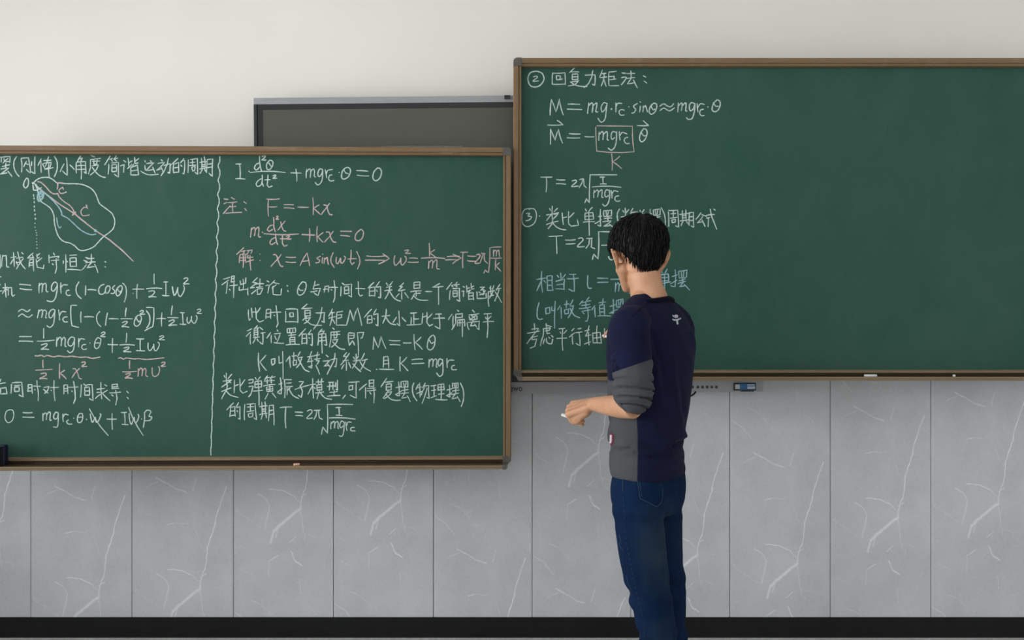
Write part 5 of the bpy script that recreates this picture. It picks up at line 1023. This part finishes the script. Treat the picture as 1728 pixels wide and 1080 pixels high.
def seam(trees, pts, name, mat, w=.0012, lift=.0006, sub=6, dash=False):
    P = [Vector(p[:2]) for p in catmull([(a, b, 0) for a, b in pts], sub)]; W = []
    for p in P:
        h = cast(trees, p.x, p.y)
        if h: W.append(h[0] + (h[1] if h[1].y < 0 else -h[1]) * lift)
    if len(W) < 2: return
    m = MB()
    if dash:
        for a, b in zip(W[::2], W[1::2]): m.tube([a, b], w, 5)
    else: m.tube(W, w, 6)
    return m.build(name, mat, man, True)
# back pocket and stitching
patch(TJ, [(1072, 793), (1118, 790), (1121, 836), (1116, 846), (1107, 854), (1079, 842)], 'back_pocket', M['denim'], .0022, step=1.5)
seam(TJ, [(1074, 796), (1077, 818), (1080, 841)], 'pocket_stitching', M['thread'], .0009, .003)
seam(TJ, [(1077, 796), (1080, 818), (1083, 839)], 'pocket_stitching', M['thread'], .0007, .003)
seam(TJ, [(1080, 841), (1094, 848), (1107, 855)], 'pocket_stitching', M['thread'], .0010, .003)
seam(TJ, [(1107, 855), (1114, 848), (1117, 838), (1117, 822)], 'pocket_stitching', M['thread'], .0008, .003)
seam(TJ, [(1051, 795), (1052, 850), (1056, 905), (1064, 950), (1072, 990), (1083, 1035), (1088, 1078)], 'side_seam', M['thread'], .0006, .0006, 10, True)
for pts in ([(1052, 800), (1051, 815), (1051, 829)], [(1045, 902), (1048, 912), (1046, 920), (1053, 931)], [(1058, 972), (1060, 984), (1066, 996)], [(1082, 800), (1087, 808)], [(1085, 795), (1086, 812)], [(1088, 793), (1089, 806)]):
    seam(TJ, pts, 'worn_thread', M['thread'], .0009, .0008)
# raglan seam and wash line on the sweatshirt
seam(TS, [(1096, 508), (1080, 522), (1066, 534)], 'raglan_seam', M['navy_rib'], .0010, .0004)
seam(TS, [(1034, 626), (1036, 608), (1042, 622)], 'seam_end', M['navy'], .0006, .0006)
seam(TS, [(1031, 755), (1045, 757), (1063, 756)], 'hem_seam', M['greyknit'], .0009, .0004)
# silver winged emblem between the shoulders
def em(poly): patch(TS, poly, 'emblem', M['emblem'], .0015, step=.5)
em([(1134.0, 531.6), (1137.2, 533.0), (1136.6, 535.2), (1134.6, 534.6)])
em([(1137.6, 532.2), (1140, 531.0), (1143.4, 532.2), (1143.8, 536.4), (1139, 537.0), (1137.0, 535.6)])
em([(1133.6, 538.2), (1139, 539.2), (1146, 537.6), (1148.6, 536.4), (1148.2, 538.8), (1143, 541.2), (1137.4, 541.8), (1134.4, 540.4)])
em([(1140.2, 541.2), (1143.6, 541.2), (1144.2, 547.8), (1141.4, 547.6)])
# badge at the hem
patch(TS, [(1030.2, 731), (1034, 731.5), (1036, 735), (1036, 742), (1034, 750), (1031, 751.5), (1029.2, 748), (1029.2, 734)], 'badge', M['badge_red'], .0018, step=.6)
patch(TS, [(1030.2, 733.5), (1033.6, 734), (1033, 745), (1032, 748.5), (1029.8, 748)], 'badge_print', M['badge_white'], .0026, step=.5)
for y in (738.2, 741.6): patch(TS, [(1029.6, y), (1032, y), (1032, y + 1), (1029.6, y + 1)], 'badge_print', M['badge_grey'], .0030, step=.4)

# ---- shoes
for (ank, off) in ((Q(1125, 1222, -.02), 0), (Q(1132, 1190, .09), 0)):
    b = Vector((ank.x, ank.y, 0)); m = MB()
    P = [b - FW * .065 + UP * .045, b - FW * .02 + UP * .055, b + FW * .06 + UP * .047, b + FW * .13 + UP * .036, b + FW * .175 + UP * .028]
    A = catmull([tuple(p) for p in P], 4); B = catmull([(.032, .040, 0), (.038, .050, 0), (.042, .040, 0), (.044, .030, 0), (.030, .020, 0)], 4); rg = []
    for a_, r_ in zip(A, B):
        rg.append([Vector((0, 0, max(.014, a_.z + math.sin(2 * math.pi * j / 20) * r_.y))) + Vector((a_.x, a_.y, 0)) + LF * math.cos(2 * math.pi * j / 20) * r_.x for j in range(20)])
    m.rings(rg); sh = m.build('shoe', M['shoe'], man, True)
    m = MB(); out = []
    for k in range(28):
        t = 2 * math.pi * k / 28; out.append(b + FW * (.055 + math.cos(t) * .125) + LF * (math.sin(t) * (.044 - .006 * math.cos(t + 2))))
    m.rings([[p + UP * .0 for p in out], [p + UP * .018 for p in out]]); m.build('sole', M['sole'], man)

# chalk sticks in his hands: each between thumb and forefinger
def held(a, b, lab):
    m = MB(); a, b = Vector(a), Vector(b); d = (b - a).normalized()
    m.tube([a, a + d * .001, b - d * .001, b], [.0036, .0048, .0048, .0040], 12); return tag(m.build('chalk_stick', M['stick_white'], None, True), lab, 'chalk')
tipR = px2w(1017.6, 566.4, ptR.y - .001)
midR = (tipsR[0] + tipsR[4]) / 2
held(tipR, tipR + (midR - tipR).normalized() * ((midR - tipR).length + .012), 'white chalk held to the right board by the writing hand')
midL = (tipsL[0] + tipsL[4]) / 2
eL = Q(947.5, 699.5, midL.y - PY)
held(eL, midL + (midL - eL).normalized() * .012, 'white chalk stub held in the lowered left hand of the man')
